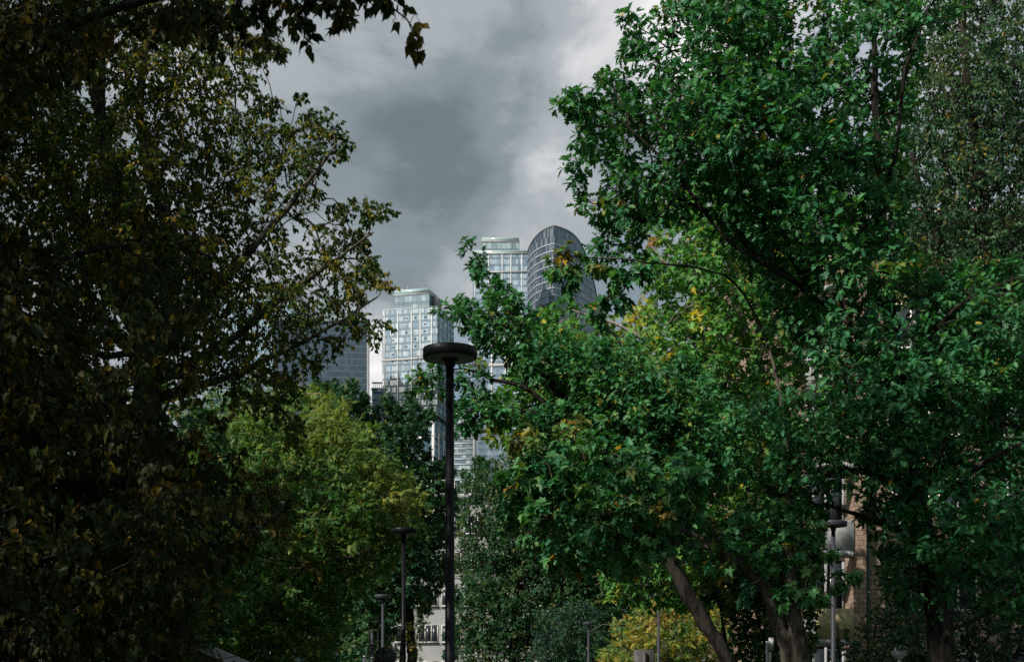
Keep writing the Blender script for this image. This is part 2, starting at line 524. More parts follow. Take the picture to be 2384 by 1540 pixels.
    ra = np.where(par[ch] >= n0, rad[par[ch]] * 0.9, rad[ch] * 1.15); rb = rad[ch]
    L = np.linalg.norm(B - A, axis=1, keepdims=True)
    m1 = A + (B - A) * 0.33 + rng.normal(size=A.shape) * L * 0.07 - np.array((0, 0, 1)) * L * 0.03
    m2 = A + (B - A) * 0.67 + rng.normal(size=A.shape) * L * 0.07
    V, F = batch_tubes(np.stack((A, m1, m2, B), 1), np.stack((ra, ra*.67+rb*.33, ra*.33+rb*.67, rb), 1), 5)
    BV.append(V); BF.append(F); nb += len(V)
    out = unit(B - A)
    # twigs and leaves
    Nn = len(ch)
    tw = np.repeat(np.arange(Nn), twigs)
    td = unit(out[tw] * 0.75 + unit(rng.normal(size=(len(tw), 3))) * 0.95 + np.array((0, 0, 0.12 if not hang else -0.25)))
    tl = twig_len * rng.uniform(0.55, 1.15, len(tw)) * nlen[tw]
    st = B[tw] - out[tw] * rng.uniform(0, 0.25, (len(tw), 1)) * np.minimum(L[tw], 0.6)
    en = st + td * tl[:, None] - np.array((0, 0, 1)) * (droop * tl[:, None])
    md = (st + en) / 2 + rng.normal(size=st.shape) * 0.03 + np.array((0, 0, 1)) * (droop * 0.5 * tl[:, None])
    rt = np.full(len(tw), 0.0036)
    V, F = batch_tubes(np.stack((st, md, en), 1), np.stack((rt, rt * 0.8, rt * 0.4), 1), 3)
    BV.append(V); BF.append(F + nb); nb += len(V)
    lt = np.repeat(np.arange(len(tw)), per)
    f = np.where(rng.uniform(size=len(lt)) < rosette, rng.uniform(0.86, 1.02, len(lt)), rng.uniform(0.2, 1.0, len(lt)))
    f2 = f[:, None]
    pos = st[lt] * (1 - f2)**2 + 2 * f2 * (1 - f2) * md[lt] + f2**2 * en[lt]
    r3 = unit(rng.normal(size=(len(lt), 3)))
    if hang:
        tip = unit(r3 * 0.75 + td[lt] * 0.25 + np.array((0, 0, -0.95)))
        nr = rng.normal(size=(len(lt), 3)) * (0.9, 0.9, 0.5) + np.array((0, 0, 0.3)) + SUN * 0.6
    else:
        tip = unit(td[lt] * 0.7 + r3 * 0.95 + np.array((0, 0, -tipdown)))
        nr = np.array((0, 0, up)) + SUN * face + out[tw[lt]] * 0.45 + rng.normal(size=(len(lt), 3)) * 0.42
    tip = tip
    nr = unit(nr - tip * (nr * tip).sum(1, keepdims=True))
    sd = np.cross(tip, nr)
    sz = size * rng.uniform(0.5, 1.25, len(lt)) * nsc[tw[lt]]
    pos = pos + tip * (sz[:, None] * 0.22)
    TV, TT = leaf
    curl = rng.uniform(0.2, 1.9, len(lt))[:, None, None]
    LVv = pos[:, None, :] + sz[:, None, None] * (TV[None, :, 0:1] * sd[:, None, :] + TV[None, :, 1:2] * tip[:, None, :] + TV[None, :, 2:3] * curl * nr[:, None, :])
    Fl = (np.arange(len(lt)) * len(TV))[:, None, None] + TT[None]
    # colour of the leaf itself: clump by clump, a few turning yellow or brown; some spots stand for sunlight
    tnode = tint0 + rng.normal(0, tvar * 0.9, Nn)
    tn = tnode[tw[lt]] + rng.normal(0, tvar, len(lt))
    yl = rng.uniform(size=len(lt)) < yellow
    tn = np.where(yl, rng.uniform(0.72, 0.95, len(lt)), tn)
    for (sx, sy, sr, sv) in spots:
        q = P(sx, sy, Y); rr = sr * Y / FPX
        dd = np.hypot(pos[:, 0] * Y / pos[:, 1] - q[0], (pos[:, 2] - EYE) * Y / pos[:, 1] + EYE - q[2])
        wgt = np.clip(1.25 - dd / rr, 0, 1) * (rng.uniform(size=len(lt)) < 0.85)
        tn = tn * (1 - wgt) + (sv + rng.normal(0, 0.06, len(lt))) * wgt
    tn = np.clip(tn, 0, 1)
    keep = np.ones(len(lt), bool)
    root = empty(name, base); tag(root, label, cat, group)
    if bare:                                             # leafless dead twigs
        bs = B[rng.integers(0, Nn, bare)]; bd = unit(rng.normal(size=(bare, 3)) + np.array((-0.4, -0.5, 0.5)))
        bl = rng.uniform(0.5, 1.3, (bare, 1)); e1 = bs + bd * bl; mm = bs + bd * bl * 0.5 + rng.normal(size=bs.shape) * 0.1
        V, F = batch_tubes(np.stack((bs, mm, e1), 1), np.stack((np.full(bare, .009), np.full(bare, .006), np.full(bare, .002)), 1), 3)
        np_object('dead_twigs', V, [F], M['twig'], root)
    np_object('trunk', np.concatenate(LV), [np.concatenate(LF)], barkm, root, smooth=True)
    np_object('branches', np.concatenate(BV), [np.concatenate(BF)], barkm, root, smooth=True)
    np_object('crown', LVv.reshape(-1, 3), [Fl.reshape(-1, 3)], mat, root, tint=np.repeat(tn, len(TV)))
    COUNTS.append((name, Nn, len(lt), len(lt) * len(TT)))
    return root

# ------------------------------------------------------------------ materials
M = {}
M['oak'] = leaf_mat('oak_leaf', [(0.0, (0.025, 0.094, 0.045)), (0.35, (0.034, 0.168, 0.065)), (0.6, (0.086, 0.237, 0.066)), (0.75, (0.343, 0.287, 0.045)), (0.86, (0.600, 0.422, 0.045)), (1.0, (0.600, 0.168, 0.038))], 0.28)
M['maple'] = leaf_mat('maple_leaf', [(0.0, (0.020, 0.094, 0.045)), (0.35, (0.038, 0.180, 0.067)), (0.6, (0.092, 0.232, 0.067)), (0.75, (0.217, 0.224, 0.067)), (0.86, (0.567, 0.377, 0.059)), (1.0, (0.367, 0.138, 0.045))], 0.30)
M['lightmaple'] = leaf_mat('pale_maple_leaf', [(0.0, (0.032, 0.127, 0.044)), (0.35, (0.079, 0.253, 0.065)), (0.6, (0.158, 0.317, 0.073)), (0.75, (0.381, 0.381, 0.058)), (0.86, (0.600, 0.443, 0.044)), (1.0, (0.428, 0.143, 0.029))], 0.36)
M['ash'] = leaf_mat('box_elder_leaf', [(0.0, (0.018, 0.084, 0.025)), (0.35, (0.052, 0.157, 0.034)), (0.6, (0.123, 0.213, 0.045)), (0.78, (0.284, 0.303, 0.057)), (0.9, (0.407, 0.303, 0.034)), (1.0, (0.247, 0.123, 0.034))], 0.36)
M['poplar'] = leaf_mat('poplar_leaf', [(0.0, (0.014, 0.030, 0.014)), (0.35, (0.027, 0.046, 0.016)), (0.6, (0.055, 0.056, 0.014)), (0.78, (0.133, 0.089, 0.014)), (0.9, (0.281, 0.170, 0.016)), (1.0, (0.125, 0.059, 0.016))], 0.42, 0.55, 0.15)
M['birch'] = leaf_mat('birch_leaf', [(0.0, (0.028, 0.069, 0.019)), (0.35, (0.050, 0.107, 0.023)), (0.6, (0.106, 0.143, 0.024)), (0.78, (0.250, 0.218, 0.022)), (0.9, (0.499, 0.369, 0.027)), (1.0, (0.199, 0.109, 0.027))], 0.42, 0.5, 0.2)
M['dark'] = leaf_mat('shade_leaf', [(0.0, (0.014, 0.057, 0.026)), (0.35, (0.026, 0.101, 0.041)), (0.6, (0.073, 0.140, 0.043)), (0.78, (0.218, 0.177, 0.036)), (0.9, (0.399, 0.253, 0.036)), (1.0, (0.242, 0.113, 0.036))], 0.3)
M['lilac'] = leaf_mat('lilac_leaf', [(0.0, (0.016, 0.055, 0.036)), (0.35, (0.03, 0.09, 0.055)), (0.6, (0.06, 0.13, 0.06)), (0.78, (0.15, 0.15, 0.05)), (0.9, (0.33, 0.22, 0.03)), (1.0, (0.2, 0.09, 0.03))], 0.28)
M['bark_dark'] = bark('dark_bark', (0.008, 0.0072, 0.0065), (0.042, 0.036, 0.031))
M['bark_pale'] = bark('pale_bark', (0.08, 0.075, 0.065), (0.32, 0.30, 0.26))
M['bark_mid'] = bark('grey_bark', (0.018, 0.016, 0.014), (0.115, 0.10, 0.082))
M['twig'] = simple('dry_twig', (0.34, 0.28, 0.22), 0.85, 0.2)
M['black'] = simple('black_paint', (0.005, 0.0055, 0.008), 0.45, 0.16, var=0.2, scale=14)
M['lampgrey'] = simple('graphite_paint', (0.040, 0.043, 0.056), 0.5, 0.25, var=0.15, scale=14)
M['diffuser'] = simple('lamp_diffuser', (0.13, 0.125, 0.13), 0.5, 0.4, var=0.08)
M['steel'] = simple('galvanised_steel', (0.40, 0.41, 0.42), 0.5, 0.5, 0.35, var=0.35, scale=25)
M['signback'] = simple('grey_sign_back', (0.075, 0.073, 0.076), 0.55, 0.3, var=0.12)  # even base darkened in place of leaf shadows on the sign
M['signdark'] = simple('dark_sign_back', (0.060, 0.057, 0.070), 0.55, 0.3, var=0.15)
M['scratch'] = simple('scratched_metal', (0.16, 0.18, 0.22), 0.5)
M['white'] = simple('white_plastic', (0.72, 0.72, 0.70), 0.5, var=0.05)
M['boxgrey'] = simple('grey_cabinet_paint', (0.42, 0.43, 0.44), 0.5, var=0.12)
M['grass'] = simple('lawn', (0.04, 0.075, 0.025), 0.95, 0.1, var=0.5, scale=0.7)
M['asphalt'] = simple('asphalt', (0.05, 0.05, 0.052), 0.9, 0.2, var=0.25, scale=3)
M['kerb'] = simple('kerb_stone', (0.33, 0.32, 0.30), 0.85, 0.2, var=0.15)

# ------------------------------------------------------------------ ground and path
np_object('ground', [(-1500, -60, 0), (1500, -60, 0), (1500, 2600, 0), (-1500, 2600, 0)], [[(0, 1, 2, 3)]], M['grass'])['kind'] = 'structure'
def strip(name, x0, x1, z, mat, h=None):
    pts = [(-20, 2.0), (160, -16.0)]
    a, b = pts
    V = [(a[1] + x0, a[0], z), (a[1] + x1, a[0], z), (b[1] + x1, b[0], z), (b[1] + x0, b[0], z)]
    if h:
        mb = MB(); d = np.array((b[1] - a[1], b[0] - a[0], 0.0))
        mb.box((a[1] + x0, a[0], 0), (x1 - x0, 0, 0), d, (0, 0, h)); o = mb.build(name, mat)
    else:
        o = np_object(name, V, [[(0, 1, 2, 3)]], mat)
    o['kind'] = 'structure'
strip('path', 0.0, 7.0, 0.004, M['asphalt'])
strip('kerb', -0.18, 0.0, 0, M['kerb'], 0.12)
strip('kerb', 7.0, 7.18, 0, M['kerb'], 0.12)

# ------------------------------------------------------------------ street lamps
LAMP_H = EYE + 6.45 * 0.55
def make_lamp(loc, label, paint):
    root = empty('street_lamp', loc); tag(root, label, 'street lamp', 'disc headed lamps in two rows along the path')
    zt = LAMP_H
    x, y = loc[0], loc[1]
    mb = MB(); mb.lathe((x, y, 0), [(0.095, 0), (0.095, 0.02), (0.062, 0.03), (0.056, 0.6), (0.040, zt - 0.045)], 24); mb.build('pole', paint, root, True)
    mb = MB(); mb.lathe((x, y, zt), [(0.258, -0.050), (0.270, -0.052), (0.275, -0.047), (0.275, 0.040), (0.270, 0.046), (0.05, 0.05)], 64)
    hd = mb.build('lamp_head', paint, root)
    mb = MB(); mb.lathe((x, y, zt), [(0.252, -0.056), (0.252, -0.051)], 64); mb.build('diffuser', M['diffuser'], hd, origin=root.location)
    mb = MB(); mb.lathe((x, y, zt), [(0.052, -0.13), (0.055, -0.125), (0.055, -0.0735), (0.082, -0.0725), (0.084, -0.0575)], 24); mb.build('collar', paint, root)
    return root
def lamp_at(px, Y): return ((px - CX) / FPX * Y, Y, 0)
l0 = make_lamp(lamp_at(1047.5, 14.45), 'large black disc lamp on the nearest pole, against the glass tower', M['black'])
def copy_lamp(src, loc, label, mats=None):
    c = src.copy(); COL.objects.link(c); c.location = loc; c['label'] = label
    for ch in src.children:
        d = ch.copy(); COL.objects.link(d); d.parent = c
        if mats: d.data = mats[ch.data.name]
        for g in ch.children:
            e = g.copy(); COL.objects.link(e); e.parent = d
    return c
# some of the lamps take a lighter graphite: same meshes, second paint
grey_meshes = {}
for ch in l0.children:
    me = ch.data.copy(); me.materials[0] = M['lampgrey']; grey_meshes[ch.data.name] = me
for px, Y, lab, gr in [
    (939.5, 29.4, 'second largest black disc lamp, in front of the yellow green box elder', False),
    (891, 47.3, 'grey disc lamp rising behind the round sign back', True),
    (880, 62.5, 'dark disc lamp half hidden behind another pole by the banded post', False),
    (857, 98, 'tiny dark disc lamp low beside the short steel stub', False),
    (1940, 28.2, 'grey disc lamp in front of the tan tiled building', True),
    (1533, 47.2, 'grey disc lamp beside the square sign, before yellow shrub', True),
    (1370, 63.5, 'small grey disc lamp in front of blue green lilac bushes', True),
    (1272, 79.4, 'faint small dark disc lamp left of the lilac bushes', False),
    (1204, 98, 'farthest tiny dark disc lamp, deep in the shade of the central tree', False)]:
    copy_lamp(l0, lamp_at(px, Y), lab, grey_meshes if gr else None)

# ------------------------------------------------------------------ signs and posts
def post(mb, x, y, z0, z1, r, n=16): mb.lathe((x, y, z0), [(r, 0), (r, z1 - z0 - 0.004), (r * 0.9, z1 - z0)], n)

def round_sign():
    Y = 36.0; c = P(897, 1530, Y); r = 25.6 * Y / FPX
    root = empty('road_sign', (c[0], Y, 0)); tag(root, 'round dark sign seen from behind, scratched with graffiti, in front of a lamp pole', 'road sign')
    mb = MB(); n = 48
    ring = [(c[0] + r * math.cos(2*math.pi*k/n), c[2] + r * math.sin(2*math.pi*k/n)) for k in range(n)]
    V = [(x, Y, z) for x, z in ring] + [(x, Y + 0.012, z) for x, z in ring]
    mb.add(V, [tuple(range(n)), tuple(range(n, 2*n))[::-1]] + [(k, k + n, (k+1) % n + n, (k+1) % n) for k in range(n)])
    pl = mb.build('sign_plate', M['signdark'], root)
    mb = MB(); post(mb, c[0] + 0.01, Y - 0.05, 0, c[2] + 0.19, 0.036); mb.build('post', M['lampgrey'], root, True)
    for dz in (0.19, -0.19):
        mb = MB()
        mb.abox(c[0] - 0.05, c[0] + 0.07, Y - 0.02, Y - 0.003, c[2] + dz + 0.005, c[2] + dz + 0.035)
        for dx in (-0.035, 0.01, 0.055): mb.abox(c[0] + dx - 0.008, c[0] + dx + 0.008, Y - 0.03, Y - 0.02, c[2] + dz + 0.012, c[2] + dz + 0.028)
        mb.build('bracket', M['steel'], root)
    # scratched strokes, as they stand on the plate (zoomed pixel grid of the photo)
    S = [[(670,1345),(720,1345)],[(688,1345),(688,1440),(676,1500)],[(690,1350),(715,1360),(712,1400),(688,1405)],[(720,1360),(722,1420)],[(735,1360),(742,1430)],
         [(742,1350),(770,1350)],[(768,1255),(768,1340),(764,1420)],[(728,1300),(778,1300)],[(745,1380),(790,1370),(788,1420),(760,1430)],[(800,1330),(805,1400),(815,1450)],
         [(640,1505),(690,1500),(712,1520)],[(780,1380),(775,1540)],[(655,1380),(645,1480)],[(690,1270),(735,1240),(800,1230)],
         [(1043,1290),(1040,1540)],[(965,1455),(1145,1443)],[(1145,1480),(1130,1540)],[(1005,1440),(1060,1440)]]
    mb = MB()
    for s in S:
        q = [((1400 + x / 6.26) * 0.58203, (2400 + y / 6.26) * 0.58203) for x, y in s]
        for (ax, ay), (bx, by) in zip(q, q[1:]):
            a = P(ax, ay, Y); b = P(bx, by, Y); a[1] = b[1] = Y - 0.0035
            d = b - a; L = np.linalg.norm(d); nrm = np.array((-d[2], 0, d[0])) / L * 0.0035
            mb.box(a - nrm, d, nrm * 2, (0, 0.002, 0))
    mb.build('graffiti', M['scratch'], pl, origin=root.location)
round_sign()

def square_sign():
    Y = 33.0; c0 = P(1475, 1511, Y); c1 = P(1524, 1511, Y); top = c0[2]; w = c1[0] - c0[0]
    root = empty('road_sign', ((c0[0] + c1[0]) / 2, Y, 0)); tag(root, 'square grey sign seen from behind, darkened for leaf shadows, beside the yellow shrub', 'road sign')
    mb = MB(); r = 0.05; n = 5; pts = []
    for (sx, sz, a0) in ((c1[0] - r, top - r, 0), (c0[0] + r, top - r, 90), (c0[0] + r, top - w - 0.1 + r, 180), (c1[0] - r, top - w - 0.1 + r, 270)):
        for i in range(n + 1):
            a = math.radians(a0 + 90 * i / n); pts.append((sx + r * math.cos(a), sz + r * math.sin(a)))
    k = len(pts); V = [(x, Y, z) for x, z in pts] + [(x, Y + 0.025, z) for x, z in pts]
    mb.add(V, [tuple(range(k)), tuple(range(k, 2*k))[::-1]] + [(i, i + k, (i+1) % k + k, (i+1) % k) for i in range(k)])
    mb.build('sign_plate', M['signback'], root)
    xm = (c0[0] + c1[0]) / 2
    mb = MB(); mb.abox(xm - 0.035, xm + 0.035, Y - 0.075, Y - 0.003, 0, top - 0.05); mb.build('post', M['signback'], root)
    mb = MB(); mb.abox(c0[0] + 0.06, c1[0] - 0.06, Y - 0.02, Y - 0.004, top - 0.47, top - 0.43); mb.build('bracket', M['steel'], root)
square_sign()

def banded_post():
    Y = 34.0; p = P(866.5, 1464, Y)
    root = empty('steel_post', (p[0], Y, 0)); tag(root, 'tall dark steel post with clamp bands and a thin rod, left of the round sign', 'post')
    mb = MB(); post(mb, p[0], Y, 0, p[2], 0.040); mb.build('post', M['lampgrey'], root, True)
    for z in (p[2] - 0.04, p[2] - 0.35, p[2] - 0.69, p[2] - 1.02, p[2] - 1.6):
        mb = MB(); mb.lathe((p[0], Y, z), [(0.044, 0), (0.044, 0.03)], 16); mb.build('clamp_band', M['steel'], root)
    mb = MB(); post(mb, p[0] - 0.075, Y, 0, p[2] + 0.11, 0.009, 8); mb.build('rod', M['lampgrey'], root)
banded_post()
def stub_post():
    Y = 40.0; p = P(849, 1525, Y)
    root = empty('steel_post', (p[0], Y, 0)); tag(root, 'short grey steel stub post at the foot of the box elder', 'post')
    mb = MB(); post(mb, p[0], Y, 0, p[2], 0.05); mb.build('post', M['steel'], root, True)
    mb = MB(); mb.lathe((p[0], Y, p[2] - 0.06), [(0.054, 0), (0.054, 0.03)], 16); mb.build('cap_band', M['lampgrey'], root)
stub_post()

def meter_post():
    Y = 24.0; p = P(1785.5, 1491, Y)
    root = empty('cabinet_post', (p[0], Y, 0)); tag(root, 'pale galvanised pole carrying a small white box, left of the twin trunks', 'utility post')
    mb = MB(); post(mb, p[0] + 0.005, Y, 0, p[2], 0.026); mb.build('pole', M['steel'], root, True)
    for z in (0.13, 0.32):
        mb = MB(); mb.lathe((p[0] + 0.005, Y, p[2] - z), [(0.030, 0), (0.030, 0.025)], 16); mb.build('clamp_band', M['steel'], root)
    mb = MB(); mb.abox(p[0] + 0.035, p[0] + 0.105, Y - 0.05, Y + 0.06, p[2] - 0.15, p[2] + 0.04); b = mb.build('junction_box', M['boxgrey'], root)
    mb = MB(); mb.abox(p[0] + 0.03, p[0] + 0.11, Y - 0.056, Y + 0.066, p[2] + 0.042, p[2] + 0.052)
    mb.build('lid', M['white'], b, origin=root.location)
    mb = MB(); mb.abox(p[0] + 0.066, p[0] + 0.08, Y - 0.06, Y - 0.052, p[2] - 0.115, p[2] - 0.1); mb.build('latch', M['white'], b, origin=root.location)
    mb = MB(); V = [(p[0]+.035, Y-.02, p[2]-.18), (p[0]+.08, Y-.02, p[2]-.18), (p[0]+.05, Y-.02, p[2]-.52), (p[0]+.035, Y-.02, p[2]-.52)]
    V += [(x, y + 0.04, z) for x, y, z in V]
    mb.add(V, [(0, 3, 2, 1), (4, 5, 6, 7), (0, 1, 5, 4), (1, 2, 6, 5), (2, 3, 7, 6), (3, 0, 4, 7)]); mb.build('cable_guard', M['white'], root)
meter_post()

def sensor_post():
    Y = 24.0; p = P(2093, 1516, Y)
    root = empty('sensor_post', (p[0], Y, 0)); tag(root, 'low grey post with a flat box and a small pale cone on top', 'utility post')
    mb = MB(); mb.abox(p[0] - 0.105, p[0] + 0.105, Y - 0.08, Y + 0.08, p[2] - 0.075, p[2]); mb.abox(p[0] - 0.11, p[0] + 0.11, Y - 0.085, Y + 0.085, p[2] + 0.001, p[2] + 0.018); mb.build('box', M['boxgrey'], root)
    mb = MB(); mb.lathe((p[0] - 0.065, Y, p[2] + 0.0185), [(0.024, 0), (0.020, 0.012), (0.018, 0.04), (0.012, 0.055)], 16); mb.build('cone', M['white'], root, True)
    mb = MB(); mb.abox(p[0] - 0.06, p[0] + 0.06, Y - 0.05, Y + 0.05, p[2] - 0.12, p[2] - 0.077); post(mb, p[0], Y, 0, p[2] - 0.121, 0.03); mb.build('post', M['boxgrey'], root)
sensor_post()

# sheds whose roofs show low on the left
def shed(x0, x1, y0, y1, zl, zr, label, roofm, wallm):
    root = empty('shed', ((x0 + x1) / 2, (y0 + y1) / 2, 0)); tag(root, label, 'shed')
    mb = MB()
    V = [(x0, y0, 0), (x1, y0, 0), (x1, y0, zr), (x0, y0, zl), (x0, y1, 0), (x1, y1, 0), (x1, y1, zr), (x0, y1, zl)]
    mb.add(V, [(0, 1, 2, 3), (5, 4, 7, 6), (1, 5, 6, 2), (4, 0, 3, 7), (3, 2, 6, 7), (0, 4, 5, 1)]); mb.build('wall', wallm, root)
    mb = MB(); o = 0.15; sl = (zr - zl) / (x1 - x0)
    mb.box((x0 - o, y0 - o, zl - o * sl + 0.01), (x1 - x0 + 2*o, 0, (x1 - x0 + 2*o) * sl), (0, y1 - y0 + 2*o, 0), (0, 0, 0.05))
    for i in range(int((y1 - y0) / 0.4)):
        mb.box((x0 - o, y0 + 0.4 * i, zl - o * sl + 0.061), (x1 - x0 + 2*o, 0, (x1 - x0 + 2*o) * sl), (0, 0.03, 0), (0, 0, 0.025))
    mb.build('roof', roofm, root)
    mb = MB(); mb.abox(x0 + 0.3, x0 + 1.1, y0 - 0.03, y0 - 0.003, 0.02, min(zl, zr) - 0.3); mb.build('door', M['lampgrey'], root)
M['roof_slate'] = simple('slate_roof', (0.075, 0.072, 0.095), 0.6, 0.3)
M['roof_grey'] = simple('zinc_roof', (0.45, 0.46, 0.48), 0.55, 0.4)
M['shedwall'] = simple('shed_boards', (0.12, 0.11, 0.10), 0.8, 0.2)
a = P(140, 1512, 12); shed(a[0] - 1.6, a[0] + 0.55, 11.8, 14.0, a[2] + 0.02, a[2] - 0.30, 'dark slate roofed shed under the near poplar leaves', M['roof_slate'], M['shedwall'])
a = P(450, 1478, 27); shed(a[0] - 0.6, a[0] + 1.15, 27, 30, a[2], a[2] - 0.75, 'pale grey shed roof in dappled light left of the box elder', M['roof_grey'], M['shedwall'])

# ------------------------------------------------------------------ far glass towers
def curtain(name, pw, fh, glass, cloth_glare, line, amt=0.5, gloss=0.5, span=0.28, spcol=None, rough=0.06, lw=0.09, lh=0.06, stretch=(0.10, 0.035), tilt=0.035, seed=0.0):
    m, nt = new_mat(name); k = N(nt)
    uv = k.n('ShaderNodeUVMap'); sp = k.n('ShaderNodeSeparateXYZ'); k.put(sp.inputs[0], uv.outputs[0])
    U = k.m('DIVIDE', sp.outputs[0], pw); Vv = k.m('DIVIDE', sp.outputs[1], fh)
    cu, cv, fu, fv = k.m('FLOOR', U), k.m('FLOOR', Vv), k.m('FRACT', U), k.m('FRACT', Vv)
    cell = k.n('ShaderNodeCombineXYZ'); k.put(cell.inputs[0], k.m('ADD', cu, seed)); k.put(cell.inputs[1], cv)
    wn = k.n('ShaderNodeTexWhiteNoise', noise_dimensions='3D'); k.put(wn.inputs['Vector'], cell.outputs[0])
    pos = k.n('ShaderNodeCombineXYZ'); k.put(pos.inputs[0], k.m('MULTIPLY', sp.outputs[0], stretch[0])); k.put(pos.inputs[1], k.m('MULTIPLY', sp.outputs[1], stretch[1])); pos.inputs[2].default_value = seed
    big = k.noise(pos.outputs[0], 1.0, 4, 0.6, 0.6)
    pane_tone = k.m('ADD', k.m('MULTIPLY', wn.outputs['Value'], 0.6), k.m('MULTIPLY', big, 0.7))
    cl = k.mapr(pane_tone, 0.75 - amt * 0.5, 1.05 - amt * 0.35, 0, 1, True)
    c = k.mix(cl, glass, cloth_glare)  # lighter tint covers curtains and painted streaks of reflection
    spd = k.m('LESS_THAN', fv, span)
    c = k.mix(spd, c, spcol or tuple(q * 0.8 for q in glass))
    ln = k.m('MAXIMUM', k.m('LESS_THAN', fu, lw), k.m('LESS_THAN', fv, lh))
    ln = k.m('MAXIMUM', ln, k.m('LESS_THAN', k.m('ABSOLUTE', k.m('SUBTRACT', fv, span)), lh * 0.5))
    c = k.mix(ln, c, line)
    geo = k.n('ShaderNodeNewGeometry')
    jit = k.vm('SCALE', k.vm('SUBTRACT', wn.outputs['Color'], (0.5, 0.5, 0.5)), None)
    jit.node.inputs['Scale'].default_value = tilt
    wav = k.n('ShaderNodeTexNoise'); wav.inputs['Scale'].default_value = 2.2; wav.inputs['Detail'].default_value = 2; k.put(wav.inputs['Vector'], pos.outputs[0])
    j2 = k.vm('SCALE', k.vm('SUBTRACT', wav.outputs['Color'], (0.5, 0.5, 0.5)), None); j2.node.inputs['Scale'].default_value = tilt * 6
    nrm = k.vm('NORMALIZE', k.vm('ADD', k.vm('ADD', geo.outputs['Normal'], jit), j2))
    df = k.n('ShaderNodeBsdfDiffuse'); k.put(df.inputs[0], c)
    gl = k.n('ShaderNodeBsdfGlossy'); k.put(gl.inputs[0], (0.70, 0.88, 1.0)); gl.inputs['Roughness'].default_value = rough; k.put(gl.inputs['Normal'], nrm)
    mx = k.n('ShaderNodeMixShader')
    k.put(mx.inputs[0], k.m('MULTIPLY', k.m('SUBTRACT', 1.0, k.m('MULTIPLY', ln, 0.8)), gloss))
    k.put(mx.inputs[1], df.outputs[0]); k.put(mx.inputs[2], gl.outputs[0]); k.out(mx.outputs[0])
    return m
GL1 = curtain('silver_glazing', 1.30, 4.65, (0.05, 0.085, 0.10), (0.58, 0.62, 0.62), (0.10, 0.12, 0.13), 0.50, 0.46, lw=0.07, seed=1)
GL2 = curtain('blue_glazing', 1.45, 4.7, (0.06, 0.12, 0.17), (0.48, 0.58, 0.62), (0.13, 0.16, 0.18), 0.55, 0.45, lw=0.07, seed=7)
GLP = curtain('penthouse_glazing', 3.1, 5.4, (0.05, 0.085, 0.095), (0.33, 0.42, 0.38), (0.10, 0.11, 0.11), 0.35, 0.42, lw=0.06, seed=3)
GLP2 = curtain('green_penthouse_glazing', 3.3, 5.6, (0.10, 0.15, 0.15), (0.36, 0.48, 0.43), (0.12, 0.13, 0.13), 0.75, 0.3, lw=0.06, seed=5)
GLC = curtain('curved_dark_glazing', 1.25, 5.15, (0.03, 0.042, 0.068), (0.21, 0.215, 0.225), (0.035, 0.045, 0.065), 0.42, 0.27, span=0.03, spcol=(0.05, 0.06, 0.085), lw=0.10, lh=0.02, stretch=(0.22, 0.003), tilt=0.012, seed=11)  # tall lighter streaks in the colour stand for reflections
GLD = curtain('office_dark_glazing', 1.75, 3.75, (0.018, 0.036, 0.062), (0.05, 0.085, 0.125), (0.075, 0.09, 0.105), 0.3, 0.16, span=0.26, spcol=(0.085, 0.10, 0.115), lw=0.16, lh=0.05, tilt=0.01, seed=13)
GLB = curtain('sky_blue_glazing', 1.9, 3.6, (0.07, 0.17, 0.25), (0.16, 0.30, 0.38), (0.55, 0.57, 0.57), 0.4, 0.4, span=0.05, lw=0.13, lh=0.09, tilt=0.02, seed=17)
GLW = curtain('banded_glazing', 2.2, 3.3, (0.08, 0.10, 0.11), (0.50, 0.56, 0.53), (0.11, 0.12, 0.12), 0.5, 0.25, span=0.34, spcol=(0.17, 0.18, 0.18), lw=0.08, seed=19)
M['pier'] = simple('white_cladding', (0.60, 0.61, 0.61), 0.55, 0.4, var=0.1, scale=0.08)
M['band'] = simple('cream_cladding', (0.47, 0.46, 0.44), 0.6, 0.35, var=0.2, scale=0.12)
M['bandblue'] = simple('pale_blue_cladding', (0.40, 0.48, 0.55), 0.5, 0.4, var=0.1, scale=0.1)
M['soffit'] = simple('dark_soffit', (0.05, 0.055, 0.065), 0.6)
M['parapet'] = simple('glass_parapet', (0.34, 0.46, 0.48), 0.2, 0.8, var=0.1, scale=0.1)
M['roofplant'] = simple('roof_plant_grey', (0.22, 0.23, 0.24), 0.6)

class Frame:
    """plan frame: corner C, s to the left along the front, t to the back along the side"""
    def __init__(f, C, front, side):
        f.C = np.array(C, float); f.u = np.array(front, float) / np.linalg.norm(front); f.w = np.array(side, float) / np.linalg.norm(side)
    def p(f, s, t): return f.C + f.u * s + f.w * t
    def box(f, mb, s0, s1, t0, t1, z0, z1):
        a = f.p(s0, t0)
        mb.box((a[0], a[1], z0), (*(f.u * (s1 - s0)), 0), (*(f.w * (t1 - t0)), 0), (0, 0, z1 - z0))
    def plan(f, s0, s1, t0, t1): return [f.p(s1, t0), f.p(s0, t0), f.p(s0, t1), f.p(s1, t1)]

def piers_on(fr, root, W, Dp, fr_list, side_list, z0, z1, pw=0.9, proud=0.5, near=0.02):
    for q in fr_list:
        s = W * (1 - q); mb = MB(); fr.box(mb, s - pw, s + pw, -proud, -near, z0, z1); mb.build('pier', M['pier'], root)
    for q in side_list:
        t = Dp * q; mb = MB(); fr.box(mb, -proud, -near, t - pw * 0.8, t + pw * 0.8, z0, z1); mb.build('pier', M['pier'], root)

